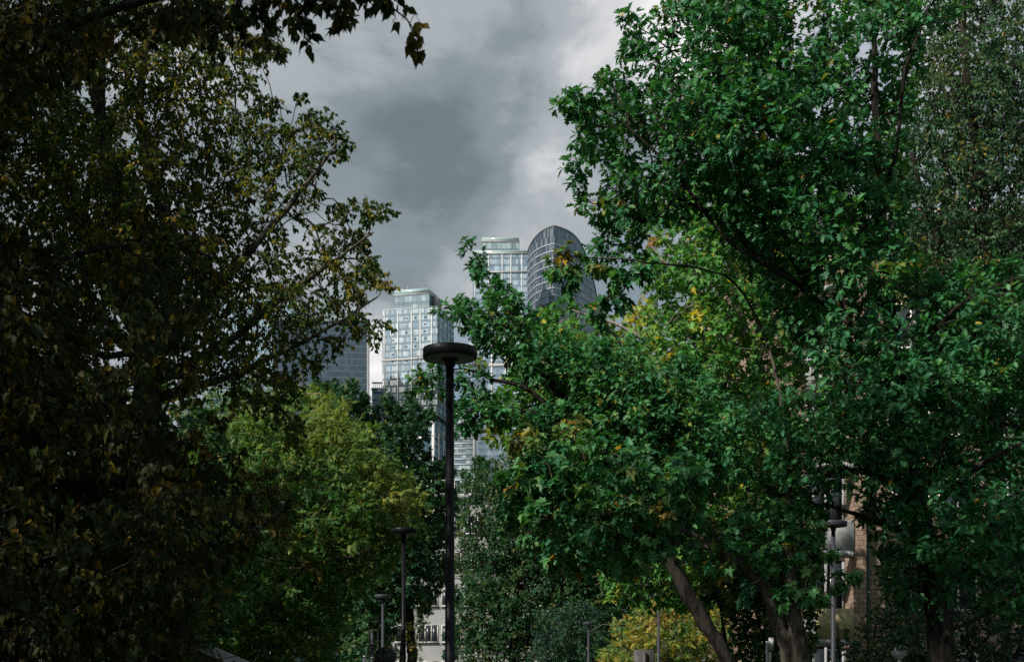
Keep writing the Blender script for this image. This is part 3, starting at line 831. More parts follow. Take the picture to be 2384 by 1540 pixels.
def tower_one():
    fr = Frame((-48.9, 930.0), (-36.7, 8.8), (9.3, 39.0)); W, Dp = 37.7, 40.1
    zt = 260.3; zo = EYE + (HY - 966) / FPX * 930
    root = empty('glass_tower', (*fr.p(W/2, Dp/2), 0)); tag(root, 'silver glass tower with white piers right behind the nearest lamp', 'skyscraper')
    prism_walls('curtain_wall', fr.plan(0, W, 0, Dp), zo, zt, GL1, root)
    prism_walls('lower_wall', fr.plan(1.8, W - 1.8, 2.0, Dp - 2), 0, zo - 0.05, GL2, root)
    mb = MB(); fr.box(mb, -0.4, W + 0.4, -0.4, Dp + 0.4, zo - 0.6, zo - 0.1); mb.build('soffit', M['soffit'], root)
    zb = EYE + (HY - 833) / FPX * 930
    piers_on(fr, root, W, Dp, (.038, .286, .535, .695, .90), (.12, .36, .60, .82), zo, zt - 0.3, 0.32)
    mb = MB(); fr.box(mb, -0.6, W + 0.6, -0.62, -0.51, zb - 0.3, zb + 1.0); fr.box(mb, -0.62, -0.51, -0.5, Dp, zb - 0.3, zb + 1.0); mb.build('band', M['band'], root)
    for s in (2.4, 11, 20, 29):
        mb = MB(); fr.box(mb, s, s + 1.7, 1.4, 1.97, 0, zo - 0.7); mb.build('lower_pier', M['pier'], root)
    for t in (8, 19, 30):
        mb = MB(); fr.box(mb, 1.3, 1.77, t, t + 1.5, 0, zo - 0.7); mb.build('lower_pier', M['pier'], root)
    mb = MB(); fr.box(mb, -0.25, W + 0.25, -0.25, -0.01, zt, zt + 0.5); fr.box(mb, -0.25, -0.01, 0, Dp, zt, zt + 0.5); mb.build('roof_edge', M['pier'], root)
    # penthouse
    z2 = EYE + (HY - 682) / FPX * 936
    pw = prism_walls('penthouse', fr.plan(7, 31, 5, 34), zt, z2, GLP, root)
    mb = MB(); fr.box(mb, 6.7, 31.3, 4.7, 34.3, z2, z2 + 0.7); mb.build('roof_edge', M['band'], pw, origin=root.location)
    mb = MB(); fr.box(mb, 7, 31, 4.9, 5.0, z2 + 0.72, z2 + 3.6); fr.box(mb, 7.0, 7.1, 5.1, 34, z2 + 0.72, z2 + 3.6); mb.build('parapet', M['parapet'], pw, origin=root.location)
    mb = MB(); fr.box(mb, 24, 30, 7, 12, z2 + 0.72, z2 + 5.2); fr.box(mb, 22, 23, 7, 8, z2 + 0.72, z2 + 6.0); fr.box(mb, 5, 7.0 - 0.1, 14, 26, zt, z2 + 1)
    for s, h in ((8.5, 6.4), (13.5, 6.0), (15, 5.2), (19, 5.2)): fr.box(mb, s, s + 0.25, 6, 6.25, z2 + 0.72, z2 + h)
    fr.box(mb, 8.5, 13.5, 6.3, 6.4, z2 + 5.7, z2 + 6.0); fr.box(mb, 15, 19, 6.3, 6.4, z2 + 4.7, z2 + 5.0)
    mb.build('roof_plant', M['roofplant'], pw, origin=root.location)
    # opened vents on the front
    rr = random.Random(4)
    for fl in range(int((zt - zo) / 4.65)):
        for q in (.19, .44, .60, .78):
            if rr.random() < 0.62 and fl > 6:
                s = W * (1 - q); mb = MB(); fr.box(mb, s - 0.9, s + 0.9, -0.28, -0.03, zo + fl * 4.65 + 3.9, zo + fl * 4.65 + 4.5)
                mb.build('vent_flap', M['soffit'] if rr.random() < 0.55 else M['pier'], root)
tower_one()

def tower_two():
    Y = 960.0; xl, xr = (1100.6 - CX) / FPX * Y, (1227.6 - CX) / FPX * Y; W = xr - xl; Dp = 36.0
    fr = Frame((xr, Y), (-1, 0.0), (0.0, 1)); Z = lambda py: EYE + (HY - py) / FPX * Y
    root = empty('glass_tower', (*fr.p(W/2, Dp/2), 0)); tag(root, 'tall blue glass tower with white piers left of the dark curved tower', 'skyscraper')
    zt, zs, zo = Z(590), Z(789), Z(1000)
    prism_walls('curtain_wall', fr.plan(0, W, 0, Dp), zs, zt, GL2, root)
    prism_walls('lower_wall', fr.plan(-9, W + 2.8, -2.5, Dp), zo, zs, GL2, root)
    prism_walls('base_wall', fr.plan(-9, W - 3.5, 3, Dp), 0, zo - 0.6, GL1, root)
    mb = MB(); fr.box(mb, -9.2, W + 3, -2.7, Dp + 0.2, zo - 0.55, zo - 0.05); mb.build('soffit', M['soffit'], root)
    piers_on(fr, root, W, Dp, (.04, .29, .54, .70, .90), (), zs + 0.1, zt, 0.32)
    for q in (.10, .35, .60, .85):
        mb = MB(); fr.box(mb, W * (1 - q) - .5, W * (1 - q) + .5, -3.0, -2.52, zo, zs); mb.build('lower_pier', M['pier'], root)
    for py in (590, 633.5):
        mb = MB(); fr.box(mb, -0.5, W + 0.5, -0.64, -0.53, Z(py) - 0.55, Z(py) + 0.55); mb.build('band', M['band'], root)
    for py in (852, 955):
        mb = MB(); fr.box(mb, -9.2, W + 3, -3.14, -3.03, Z(py) - 0.9, Z(py) + 0.9); mb.build('band', M['band'], root)
    mb = MB(); fr.box(mb, 0.1, W - 0.1, 0.3, 0.4, zt + 0.02, zt + 2.3); mb.build('parapet', M['parapet'], root)
    z2 = Z(555)
    pw = prism_walls('penthouse', fr.plan(5.6, W - 6, 6, Dp - 5), zt + 0.03, z2, GLP2, root)
    mb = MB(); fr.box(mb, 5.3, W - 5.7, 5.7, Dp - 4.7, z2, z2 + 0.7); mb.build('roof_edge', M['band'], pw, origin=root.location)
    mb = MB(); fr.box(mb, 5.6, W - 6, 5.9, 6.0, z2 + 0.72, z2 + 2.6); mb.build('parapet', M['parapet'], pw, origin=root.location)
    mb = MB(); fr.box(mb, W - 15, W - 14.7, 8, 8.3, z2, z2 + 5.5); fr.box(mb, W - 17, W - 14, 8.4, 8.5, zt, zt + 3); mb.build('antenna', M['roofplant'], pw, origin=root.location)
tower_two()

def tower_curved():
    E = np.array((29.6, 1000.0))
    def bez(c, e, n): return [E * (1-t)**2 + 2*t*(1-t)*np.array(c) + t*t*np.array(e) for t in np.linspace(0, 1, n)]
    Lf = bez((13.6, 1010.0), (11.3, 1043.0), 22); Rf = bez((48.0, 1013.0), (65.0, 1056.0), 22)
    back = [np.array((46.0, 1075.0)), np.array((26.0, 1072.0))]
    zE = EYE + (HY - 526.4) / FPX * 1000
    fl = [min(1.0, max(0.0, (29.6 / 1000 - p[0] / p[1]) / (29.6 / 1000 - 11.3 / 1043))) for p in Lf]
    fr_ = [min(1.0, (p[0] / p[1] - 29.6 / 1000) / (65.0 / 1056 - 29.6 / 1000)) for p in Rf]
    zl = [zE - 5.6 * f**2.2 for f in fl]; zr = [zE - 46 * f**4.1 for f in fr_]
    root = empty('curved_tower', (38, 1035, 0)); tag(root, 'dark curved glass tower with pale floor bands and an arched sloping top', 'skyscraper')
    pts = Lf[::-1] + Rf[1:] + back; zz = zl[::-1] + zr[1:] + [zr[-1] + 20, zl[-1]]
    prism_walls('curtain_wall', pts, 0, 0, GLC, root, z1s=zz)
    mb = MB(); V = []; F = []
    z = EYE + (HY - 568) / FPX * 1000; cnt = 0
    def ribbon(line, tops, z, h):
        for i in range(len(line) - 1):
            if min(tops[i], tops[i+1]) < z + h + 1: continue
            a, b = line[i], line[i+1]; d = b - a; nrm = np.array((d[1], -d[0])) / np.linalg.norm(d)
            c = np.array((38.0, 1035.0))
            if np.dot(nrm, (a + b)/2 - c) < 0: nrm = -nrm
            mb.box((a[0], a[1], z), (d[0], d[1], 0), (nrm[0]*0.35, nrm[1]*0.35, 0), (0, 0, h))
    while z > 120:
        ribbon(Lf, zl, z, 0.72); ribbon(Rf, zr, z, 0.5)
        z -= 5.15; cnt += 1
    mb.build('floor_bands', M['bandblue'], root)
    mb = MB(); z = EYE + (HY - 701) / FPX * 1000      # louvred plant floor
    ribbon(Lf, zl, z - 4.0, 3.6); mb.build('louvre_floor', M['soffit'], root)
    mb = MB()
    for line, tops in ((Lf, zl), (Rf, zr)):
        for i in range(len(line) - 1):
            a, b = line[i], line[i+1]; d = b - a; nrm = np.array((d[1], -d[0])) / np.linalg.norm(d)
            if np.dot(nrm, (a + b)/2 - np.array((38.0, 1035.0))) < 0: nrm = -nrm
            mb.box((a[0], a[1], tops[i]), (d[0], d[1], tops[i+1] - tops[i]), (nrm[0]*0.4, nrm[1]*0.4, 0), (0, 0, 0.8))
    mb.build('roof_edge', M['bandblue'] if False else M['roofplant'], root)
tower_curved()

def office_block(name, label, Y, x0, x1, ytop, mat, deep=40.0, ry=0.0, edge=None, bands=None, bmat=None, plant=False, edge_h=1.2):
    xa, xb = (x0 - CX) / FPX * Y, (x1 - CX) / FPX * Y; zt = EYE + (HY - ytop) / FPX * Y
    c, s = math.cos(ry), math.sin(ry); fr = Frame((xb, Y), (-c, s), (s, c)); W = (xb - xa) / c
    root = empty(name, (*fr.p(W/2, deep/2), 0)); tag(root, label, 'office tower')
    prism_walls('curtain_wall', fr.plan(0, W, 0, deep), 0, zt, mat, root)
    mb = MB(); fr.box(mb, -0.4, W + 0.4, -0.4, deep + 0.4, zt, zt + edge_h); mb.build('roof_edge', edge or M['band'], root)
    if bands:
        mb = MB(); z = 20.0
        while z < zt - 1: fr.box(mb, -0.3, W + 0.3, -0.35, -0.03, z, z + bands[1]); z += bands[0]
        mb.build('floor_bands', bmat or M['pier'], root)
    mb = MB()
    fr.box(mb, -0.3, 1.2, -0.45, -0.05, 0, zt); mb.build('corner_pier', M['roofplant'], root)
    if plant:
        mb = MB()
        for q in range(5): fr.box(mb, 1 + q * 1.2, 1.25 + q * 1.2, 1, 1.3, zt + edge_h, zt + edge_h + 3)
        fr.box(mb, 0.6, 7, 0.8, 1.5, zt + edge_h + 3, zt + edge_h + 3.8); mb.build('roof_plant', M['roofplant'], root)
    return root
office_block('office_tower', 'dark grid fronted office tower half hidden by the birch', 850, 640, 859, 752, GLD, 30, -0.11, M['roofplant'])
office_block('office_tower', 'sky blue glass tower with white grid behind the birch crown', 905, 478, 700, 694, GLB, 40, -0.06, M['pier'], edge_h=3.0)
office_block('glass_block', 'low glass block tucked against the left edge of the silver tower', 880, 866, 892, 907, GL2, 20, 0.0, M['band'], plant=True)
office_block('office_block', 'low office block with white floor bands between the two glass towers', 840, 1050, 1106, 966, GLW, 30, 0.0, M['pier'], bands=(3.05, 0.75), bmat=M['bandblue'])

# ------------------------------------------------------------------ brick apartment houses
def brick(name, c1, c2, mortar, w, h, ms=0.012, stain=0.25):
    m, nt = new_mat(name); k = N(nt)
    uv = k.n('ShaderNodeUVMap'); b = k.n('ShaderNodeTexBrick'); k.put(b.inputs['Vector'], uv.outputs[0])
    k.put(b.inputs['Color1'], c1); k.put(b.inputs['Color2'], c2); k.put(b.inputs['Mortar'], mortar)
    b.inputs['Scale'].default_value = 1.0; b.inputs['Mortar Size'].default_value = ms
    b.inputs['Brick Width'].default_value = w; b.inputs['Row Height'].default_value = h; b.inputs['Bias'].default_value = -0.1
    nz = k.noise(uv.outputs[0], 0.9, 5)
    c = k.mix(1.0, b.outputs['Color'], k.mapr(nz, 0.3, 0.7, 1 - stain, 1 + stain), 'MULTIPLY')
    nz2 = k.noise(uv.outputs[0], 14.0, 3)
    c = k.mix(1.0, c, k.mapr(nz2, 0.3, 0.7, 0.88, 1.12), 'MULTIPLY')
    k.out(k.principled(c, 0.85, 0.2, 0, k.bump(b.outputs['Fac'], -0.5, 0.01)))
    return m
M['tile'] = brick('tan_ceramic_blocks', (0.37, 0.27, 0.21), (0.27, 0.195, 0.15), (0.10, 0.07, 0.055), 0.31, 0.155, 0.010)
M['whitebrick'] = brick('white_silicate_brick', (0.43, 0.44, 0.45), (0.39, 0.40, 0.41), (0.29, 0.29, 0.30), 0.26, 0.085, 0.008, 0.1)
M['pane'] = None
def pane_mat():
    m, nt = new_mat('window_pane'); k = N(nt)
    geo = k.n('ShaderNodeNewGeometry')
    c = k.mix(k.m('LESS_THAN', geo.outputs['Random Per Island'], 0.4), (0.03, 0.04, 0.05), (0.22, 0.23, 0.22))
    k.out(k.principled(c, 0.3, 0.5)); return m
M['pane'] = pane_mat()
M['lintel'] = simple('orange_lintel', (0.50, 0.28, 0.14), 0.8)
M['spandrel'] = simple('grey_panel', (0.34, 0.35, 0.36), 0.7)
M['yellow'] = simple('ribbed_yellow_panel', (0.44, 0.39, 0.22), 0.7, var=0.12)
M['ledge'] = simple('grey_ledge', (0.30, 0.31, 0.33), 0.7)
M['pipe'] = simple('zinc_downpipe', (0.13, 0.155, 0.17), 0.4, 0.5, 0.4)

def window(parent, x, z, w, h, y, lintel=None, cols=2, fm=None):
    """window on a wall facing -Y whose face is at y"""
    mb = MB(); t = 0.06; f = y - 0.05
    mb.abox(x - w/2, x + w/2, f, y - 0.003, z, z + t); mb.abox(x - w/2, x + w/2, f, y - 0.003, z + h - t, z + h)
    for i in range(cols + 1):
        xx = x - w/2 + (w - t) * i / cols; mb.abox(xx, xx + t, f - 0.002, y - 0.004, z + t + .001, z + h - t - .001)
    o = mb.build('window', fm or M['white'], parent)
    mb = MB()
    for i in range(cols):
        xa = x - w/2 + (w - t) * i / cols + t + .002; xb = x - w/2 + (w - t) * (i + 1) / cols - .002
        mb.abox(xa, xb, y - 0.03, y - 0.006, z + t + .002, z + h - t - .002)
    mb.build('pane', M['pane'], o, origin=parent.location)
    mb = MB(); mb.abox(x - w/2 - 0.08, x + w/2 + 0.08, y - 0.16, y - 0.004, z - 0.07, z - 0.004); mb.build('sill', M['ledge'], o, origin=parent.location)
    if lintel:
        mb = MB(); mb.abox(x - w/2 - 0.2, x + w/2 + 0.2, y - 0.03, y - 0.004, z + h + 0.004, z + h + 0.26); mb.build('lintel', lintel, o, origin=parent.location)

def tan_house():
    Y = 46.0; X = lambda px: (px - CX) / FPX * Y; Z = lambda py: EYE + (HY - py) / FPX * Y
    fh = 203 / FPX * Y; zr = 17.0
    root = empty('apartment_house', (X(2200), Y + 6, 0)); tag(root, 'tan tiled apartment house with yellow ribbed balconies behind the oak', 'apartment building')
    prism_walls('wall', [(X(2006), Y), (X(2620), Y), (X(2620), Y + 12), (X(2006), Y + 12)], 0, zr, M['tile'], root)
    prism_walls('recessed_wall', [(X(1765), Y + 1.4), (X(2006) - 0.01, Y + 1.4), (X(2006) - 0.01, Y + 12), (X(1765), Y + 12)], 0, zr, M['tile'], root)
    prism_walls('pilaster', [(X(1982), Y - 0.35), (X(2011), Y - 0.35), (X(2011), Y + 1.3), (X(1982), Y + 1.3)], 0, zr - 0.1, M['tile'], root)
    mb = MB(); mb.abox(X(1755), X(2630), Y - 0.5, Y + 12.4, zr + 0.005, zr + 0.35); mb.build('roof', M['ledge'], root)
    mb = MB(); mb.lathe((X(2018.5), Y - 0.14, 0.2), [(0.075, 0), (0.075, zr - 0.4)], 14); dp = mb.build('downpipe', M['pipe'], root, True)
    mb = MB(); z = 1.0
    while z < zr - 1: mb.lathe((X(2018.5), Y - 0.14, z), [(0.085, 0), (0.085, 0.05)], 14); z += 1.38
    mb.build('pipe_clips', M['steel'], dp, origin=root.location)
    zb0 = Z(1489)
    for i in range(-1, 5):
        zb = zb0 + i * fh
        if zb < -0.2: zb = 0.3
        xa, xb = X(1892), X(1981)
        # bowed balcony: ledge, ribbed panel, glazing behind
        mb = MB(); n = 12
        arc = [(xa + (xb - xa) * t, Y - 0.15 - 0.55 * math.sin(math.pi * (0.15 + 0.7 * t))) for t in np.linspace(0, 1, n)]
        for (ax, ay), (bx, by) in zip(arc, arc[1:]):
            mb.box((ax, ay - 0.04, zb - 0.16), (bx - ax, by - ay, 0), (0, 0.6, 0), (0, 0, 0.15))
        bal = mb.build('balcony', M['ledge'], root)
        mb = MB()
        nr = 60; ar = [(xa + (xb - xa) * t, Y - 0.15 - 0.55 * math.sin(math.pi * (0.15 + 0.7 * t)) + (0.015 if j % 2 else 0.0)) for j, t in enumerate(np.linspace(0, 1, nr))]
        for (ax, ay), (bx, by) in zip(ar, ar[1:]): mb.box((ax, ay, zb), (bx - ax, by - ay, 0), (0, 0.03, 0), (0, 0, 0.98))
        mb.build('panel', M['spandrel'] if i == 1 else M['yellow'], bal, origin=root.location)
        mb = MB(); mb.abox(xa, xb, Y + 0.9, Y + 1.38, zb - 0.15, zb + 0.9); mb.abox(xa, xa + 0.08, Y + 0.85, Y + 0.93, zb + 0.91, zb + fh - 0.2); mb.abox(xb - 0.08, xb, Y + 0.85, Y + 0.93, zb + 0.91, zb + fh - 0.2)
        mb.abox((xa+xb)/2 - 0.04, (xa+xb)/2 + 0.04, Y + 0.85, Y + 0.93, zb + 0.91, zb + fh - 0.2)
        mb.build('glazing_frame', M['ledge'], bal, origin=root.location)
        mb = MB(); mb.abox(xa + 0.09, (xa+xb)/2 - 0.05, Y + 0.95, Y + 0.97, zb + 0.92, zb + fh - 0.25); mb.abox((xa+xb)/2 + 0.05, xb - 0.09, Y + 0.95, Y + 0.97, zb + 0.92, zb + fh - 0.25)
        mb.build('pane', M['pane'], bal, origin=root.location)
        for px in (2120, 2230, 2345, 2460):
            window(root, X(px), zb + 0.95, 1.25, 1.45, Y, M['lintel'] if i >= 2 else None)
tan_house()

def white_house():
    Y = 118.0; X = lambda px: (px - CX) / FPX * Y; Z = lambda py: EYE + (HY - py) / FPX * Y
    root = empty('apartment_house', (X(1180), Y + 6, 0)); tag(root, 'white brick apartment house glimpsed through the trees behind the nearest lamp pole', 'apartment building')
    zr = Z(1160)
    prism_walls('wall', [(X(925), Y), (X(1430), Y), (X(1430), Y + 12), (X(925), Y + 12)], 0, zr, M['whitebrick'], root)
    mb = MB(); mb.abox(X(920), X(1435), Y - 0.4, Y + 12.4, zr + 0.005, zr + 0.4); mb.build('roof', M['ledge'], root)
    for i in range(-1, 5):
        for px in (943, 997, 1051, 1105, 1160, 1214, 1268, 1322, 1376):
            z0 = Z(1494) + i * 3.0
            if z0 < 0.2: z0 = 0.35
            window(root, X(px), z0, 1.62, 1.45, Y, cols=3)
white_house()

# ------------------------------------------------------------------ trees
W_ = 'w'
# --- left side
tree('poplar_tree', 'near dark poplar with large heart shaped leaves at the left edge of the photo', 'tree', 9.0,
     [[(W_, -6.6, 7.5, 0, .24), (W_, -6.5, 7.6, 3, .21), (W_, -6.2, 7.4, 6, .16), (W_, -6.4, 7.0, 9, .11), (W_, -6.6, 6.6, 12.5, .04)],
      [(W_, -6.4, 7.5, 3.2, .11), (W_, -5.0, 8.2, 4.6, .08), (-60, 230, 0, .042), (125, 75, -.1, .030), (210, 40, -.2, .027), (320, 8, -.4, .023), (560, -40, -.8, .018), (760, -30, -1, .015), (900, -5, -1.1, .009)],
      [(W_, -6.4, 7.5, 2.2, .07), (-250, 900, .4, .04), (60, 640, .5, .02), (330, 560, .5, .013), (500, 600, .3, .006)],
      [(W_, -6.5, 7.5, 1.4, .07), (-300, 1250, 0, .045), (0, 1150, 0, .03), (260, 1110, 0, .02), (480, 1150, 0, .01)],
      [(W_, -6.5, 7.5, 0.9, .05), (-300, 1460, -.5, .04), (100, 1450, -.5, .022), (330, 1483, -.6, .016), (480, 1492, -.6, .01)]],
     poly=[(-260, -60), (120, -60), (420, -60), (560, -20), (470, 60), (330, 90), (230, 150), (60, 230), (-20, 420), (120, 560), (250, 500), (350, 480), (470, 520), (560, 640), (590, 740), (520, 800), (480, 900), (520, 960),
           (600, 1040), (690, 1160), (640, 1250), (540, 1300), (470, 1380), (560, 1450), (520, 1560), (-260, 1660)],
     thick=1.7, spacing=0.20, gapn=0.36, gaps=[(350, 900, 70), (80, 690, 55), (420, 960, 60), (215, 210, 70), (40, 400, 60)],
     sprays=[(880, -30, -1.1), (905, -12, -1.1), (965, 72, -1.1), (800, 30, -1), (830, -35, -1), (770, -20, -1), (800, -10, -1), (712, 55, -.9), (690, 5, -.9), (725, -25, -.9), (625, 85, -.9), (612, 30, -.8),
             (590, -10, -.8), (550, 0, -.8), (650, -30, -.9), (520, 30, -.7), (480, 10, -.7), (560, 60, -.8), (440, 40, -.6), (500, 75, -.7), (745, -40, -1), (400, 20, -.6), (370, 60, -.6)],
     blobs=[(-7.2, 4.0, 8.2, 5.0, 5.5, 5.6), (-3.0, 9.3, 12.0, 5.6, 6.4, 3.4)], clear_frame=True,  # unseen crown masses, added to shade the nearest lamp and right-hand trunks
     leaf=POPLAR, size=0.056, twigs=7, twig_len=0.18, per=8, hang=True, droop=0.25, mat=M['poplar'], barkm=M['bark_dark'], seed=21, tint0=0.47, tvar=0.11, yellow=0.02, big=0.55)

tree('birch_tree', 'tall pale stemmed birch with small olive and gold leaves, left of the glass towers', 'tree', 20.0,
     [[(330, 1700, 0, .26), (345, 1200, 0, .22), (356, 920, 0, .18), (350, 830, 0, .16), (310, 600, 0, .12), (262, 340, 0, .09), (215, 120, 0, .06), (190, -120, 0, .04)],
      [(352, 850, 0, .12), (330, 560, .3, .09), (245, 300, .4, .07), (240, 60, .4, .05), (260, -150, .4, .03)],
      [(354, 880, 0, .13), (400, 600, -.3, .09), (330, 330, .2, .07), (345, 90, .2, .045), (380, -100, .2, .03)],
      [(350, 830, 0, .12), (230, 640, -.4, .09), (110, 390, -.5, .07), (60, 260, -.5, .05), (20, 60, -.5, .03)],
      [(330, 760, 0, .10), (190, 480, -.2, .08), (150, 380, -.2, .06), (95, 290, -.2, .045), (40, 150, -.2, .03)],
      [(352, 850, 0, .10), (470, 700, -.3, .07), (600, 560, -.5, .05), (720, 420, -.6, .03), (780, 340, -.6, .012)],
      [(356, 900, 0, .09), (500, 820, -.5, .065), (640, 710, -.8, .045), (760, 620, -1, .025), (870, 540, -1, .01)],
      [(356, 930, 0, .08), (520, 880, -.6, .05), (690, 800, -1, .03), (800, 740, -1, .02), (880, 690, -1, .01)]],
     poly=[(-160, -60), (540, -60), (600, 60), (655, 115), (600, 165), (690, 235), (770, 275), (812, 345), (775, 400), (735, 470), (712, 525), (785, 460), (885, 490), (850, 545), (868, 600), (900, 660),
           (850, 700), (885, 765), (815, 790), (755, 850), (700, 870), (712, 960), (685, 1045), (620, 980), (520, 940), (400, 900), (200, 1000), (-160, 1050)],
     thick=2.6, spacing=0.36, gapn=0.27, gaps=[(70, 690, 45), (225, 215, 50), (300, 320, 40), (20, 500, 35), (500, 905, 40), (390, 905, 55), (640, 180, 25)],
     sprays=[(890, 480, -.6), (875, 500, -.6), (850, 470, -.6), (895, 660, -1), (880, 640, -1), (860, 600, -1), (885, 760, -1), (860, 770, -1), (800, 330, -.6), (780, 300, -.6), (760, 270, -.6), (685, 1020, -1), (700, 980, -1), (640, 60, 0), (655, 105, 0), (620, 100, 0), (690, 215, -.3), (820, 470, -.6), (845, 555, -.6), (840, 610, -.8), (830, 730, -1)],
     blobs=[(-10.6, 17.5, 9.0, 4.4, 4.5, 6.2)], clear_frame=True,  # crown mass out of view, shaped to keep sun off the visible birch
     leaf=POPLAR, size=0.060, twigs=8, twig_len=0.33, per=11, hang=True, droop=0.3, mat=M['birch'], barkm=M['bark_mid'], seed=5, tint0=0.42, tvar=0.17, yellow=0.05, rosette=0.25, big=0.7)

tree('understory_tree', 'dim bushy tree filling the lower left corner behind the poplar', 'tree', 27.0,
     [[(120, 1830, 0, .16), (130, 1400, 0, .13), (150, 1150, 0, .08), (140, 1000, 0, .04)], [(128, 1450, 0, .09), (300, 1200, -.5, .06), (420, 1050, -.5, .03)]],
     poly=[(-160, 930), (150, 900), (300, 880), (430, 890), (500, 960), (540, 1100), (480, 1300), (560, 1420), (420, 1560), (-160, 1620)],
     thick=2.2, spacing=0.50, gapn=0.10, blobs=[(-13.0, 27.5, 7.6, 4.6, 4.6, 5.8)], clear_frame=True, fillsp=0.9, fillsc=1.8, leaf=MAPLE_S, size=0.13, twigs=7, twig_len=0.42, per=8, mat=M['dark'], barkm=M['bark_dark'], seed=8, tint0=0.4, tvar=0.15, yellow=0.02)  # off-frame blob added to cast shade on the lower box elder

tree('box_elder', 'sunlit yellow green box elder with drooping compound leaves left of the lamps', 'tree', 35.0,
     [[(640, 1790, 0, .2), (650, 1500, 0, .17), (660, 1250, 0, .12), (700, 1100, 0, .07), (720, 960, 0, .03)], [(655, 1380, 0, .10), (800, 1200, -.5, .06), (880, 1050, -.6, .025)],
      [(650, 1450, 0, .10), (540, 1250, -.4, .06), (500, 1000, -.5, .03)], [(655, 1330, 0, .08), (800, 1300, -1, .05), (900, 1260, -1.2, .02)]],
     poly=[(440, 940), (520, 890), (610, 870), (690, 915), (720, 880), (770, 905), (800, 935), (850, 985), (890, 1000), (925, 1075), (985, 1130), (1000, 1180), (955, 1260), (900, 1330), (835, 1380), (800, 1450), (780, 1560),
           (380, 1570), (350, 1250)],
     thick=2.6, spacing=0.47, gapn=0.14, gaps=[(905, 1190, 30)], leaf=ASH, size=0.175, twigs=8, twig_len=0.38, per=6, droop=0.2, bough=1.35, fillr=0.72, mat=M['ash'], barkm=M['bark_mid'], seed=9, tint0=0.42, tvar=0.13, yellow=0.02,
     spots=[(780, 960, 110, .68), (860, 1080, 80, .66), (930, 1170, 60, .76), (720, 1010, 80, .66), (600, 940, 80, .62)], bare=60, rosette=0.4)  # yellower spots paint the sunlit top into the leaf colour

tree('maple_tree', 'dark green maple in front of the silver tower, between box elder and lamp', 'tree', 66.0,
     [[(960, 1750, 0, .26), (955, 1450, 0, .2), (930, 1200, 0, .15), (900, 1050, 0, .09), (880, 950, 0, .04)], [(945, 1350, 0, .12), (1000, 1200, -.5, .07), (1010, 1060, -.5, .03)], [(930, 1200, 0, .1), (840, 1050, 0, .06), (800, 930, 0, .03)]],
     poly=[(690, 895), (740, 880), (790, 895), (815, 880), (850, 905), (880, 965), (900, 925), (930, 950), (960, 920), (980, 960), (1010, 965), (1000, 1005), (985, 1040), (1035, 1080), (1060, 1110), (1050, 1230), (1048, 1330), (1025, 1385), (990, 1425), (930, 1440), (890, 1560),
           (800, 1560), (780, 1200)],
     thick=3.6, spacing=0.66, gapn=0.10, gaps=[(1022, 1305, 14), (1000, 1330, 8), (1012, 1260, 8)], sprays=[(900, 930, -1), (960, 925, -1), (1000, 965, -1), (920, 950, -1), (1050, 1180, -1), (1020, 1090, -1)],
     leaf=MAPLE_S, size=0.21, twigs=9, twig_len=0.62, per=9, bough=1.7, fillr=0.74, mat=M['dark'], barkm=M['bark_dark'], seed=12, tint0=0.30, yellow=0.005)

tree('yellowing_shrub', 'small yellowing shrub at the foot of the white house, beside the second lamp pole', 'shrub', 66.0,
     [[(930, 1710, 0, .08), (935, 1520, 0, .05), (950, 1420, 0, .02)]],
     poly=[(870, 1480), (900, 1430), (940, 1390), (985, 1385), (1025, 1410), (1015, 1440), (985, 1500), (975, 1560), (850, 1570), (850, 1500)],
     thick=1.6, spacing=0.62, gapn=0.3, leaf=ASH, size=0.19, twigs=6, twig_len=0.42, per=5, mat=M['ash'], barkm=M['bark_mid'], seed=31, tint0=0.6, tvar=0.15, yellow=0.12)

# --- centre
tree('lime_tree', 'large shady tree in the centre with white wall gleaming through its leaves', 'tree', 109.0,
     [[(1190, 1690, 0, .4), (1200, 1450, 0, .3), (1210, 1250, 0, .18), (1200, 1120, 0, .08)], [(1200, 1420, 0, .16), (1110, 1290, -.5, .1), (1090, 1180, -.5, .04)], [(1205, 1380, 0, .16), (1300, 1270, -.5, .1), (1340, 1200, -.5, .05)]],
     poly=[(1075, 1100), (1110, 1065), (1190, 1040), (1300, 1080), (1460, 1120), (1600, 1180), (1860, 1220), (1860, 1570), (1035, 1570), (1048, 1400), (1040, 1330), (1070, 1240), (1055, 1180)],
     thick=4.5, spacing=0.92, gapn=0.18, gaps=[(1110, 1190, 12), (1085, 1215, 10), (1072, 1350, 10), (1110, 1265, 9)], leaf=SMALL, size=0.25, twigs=9, twig_len=0.85, per=11, mat=M['dark'], barkm=M['bark_dark'], seed=14, tint0=0.37, tvar=0.12, yellow=0.008, big=1.4, bough=2.6, fillr=0.74)

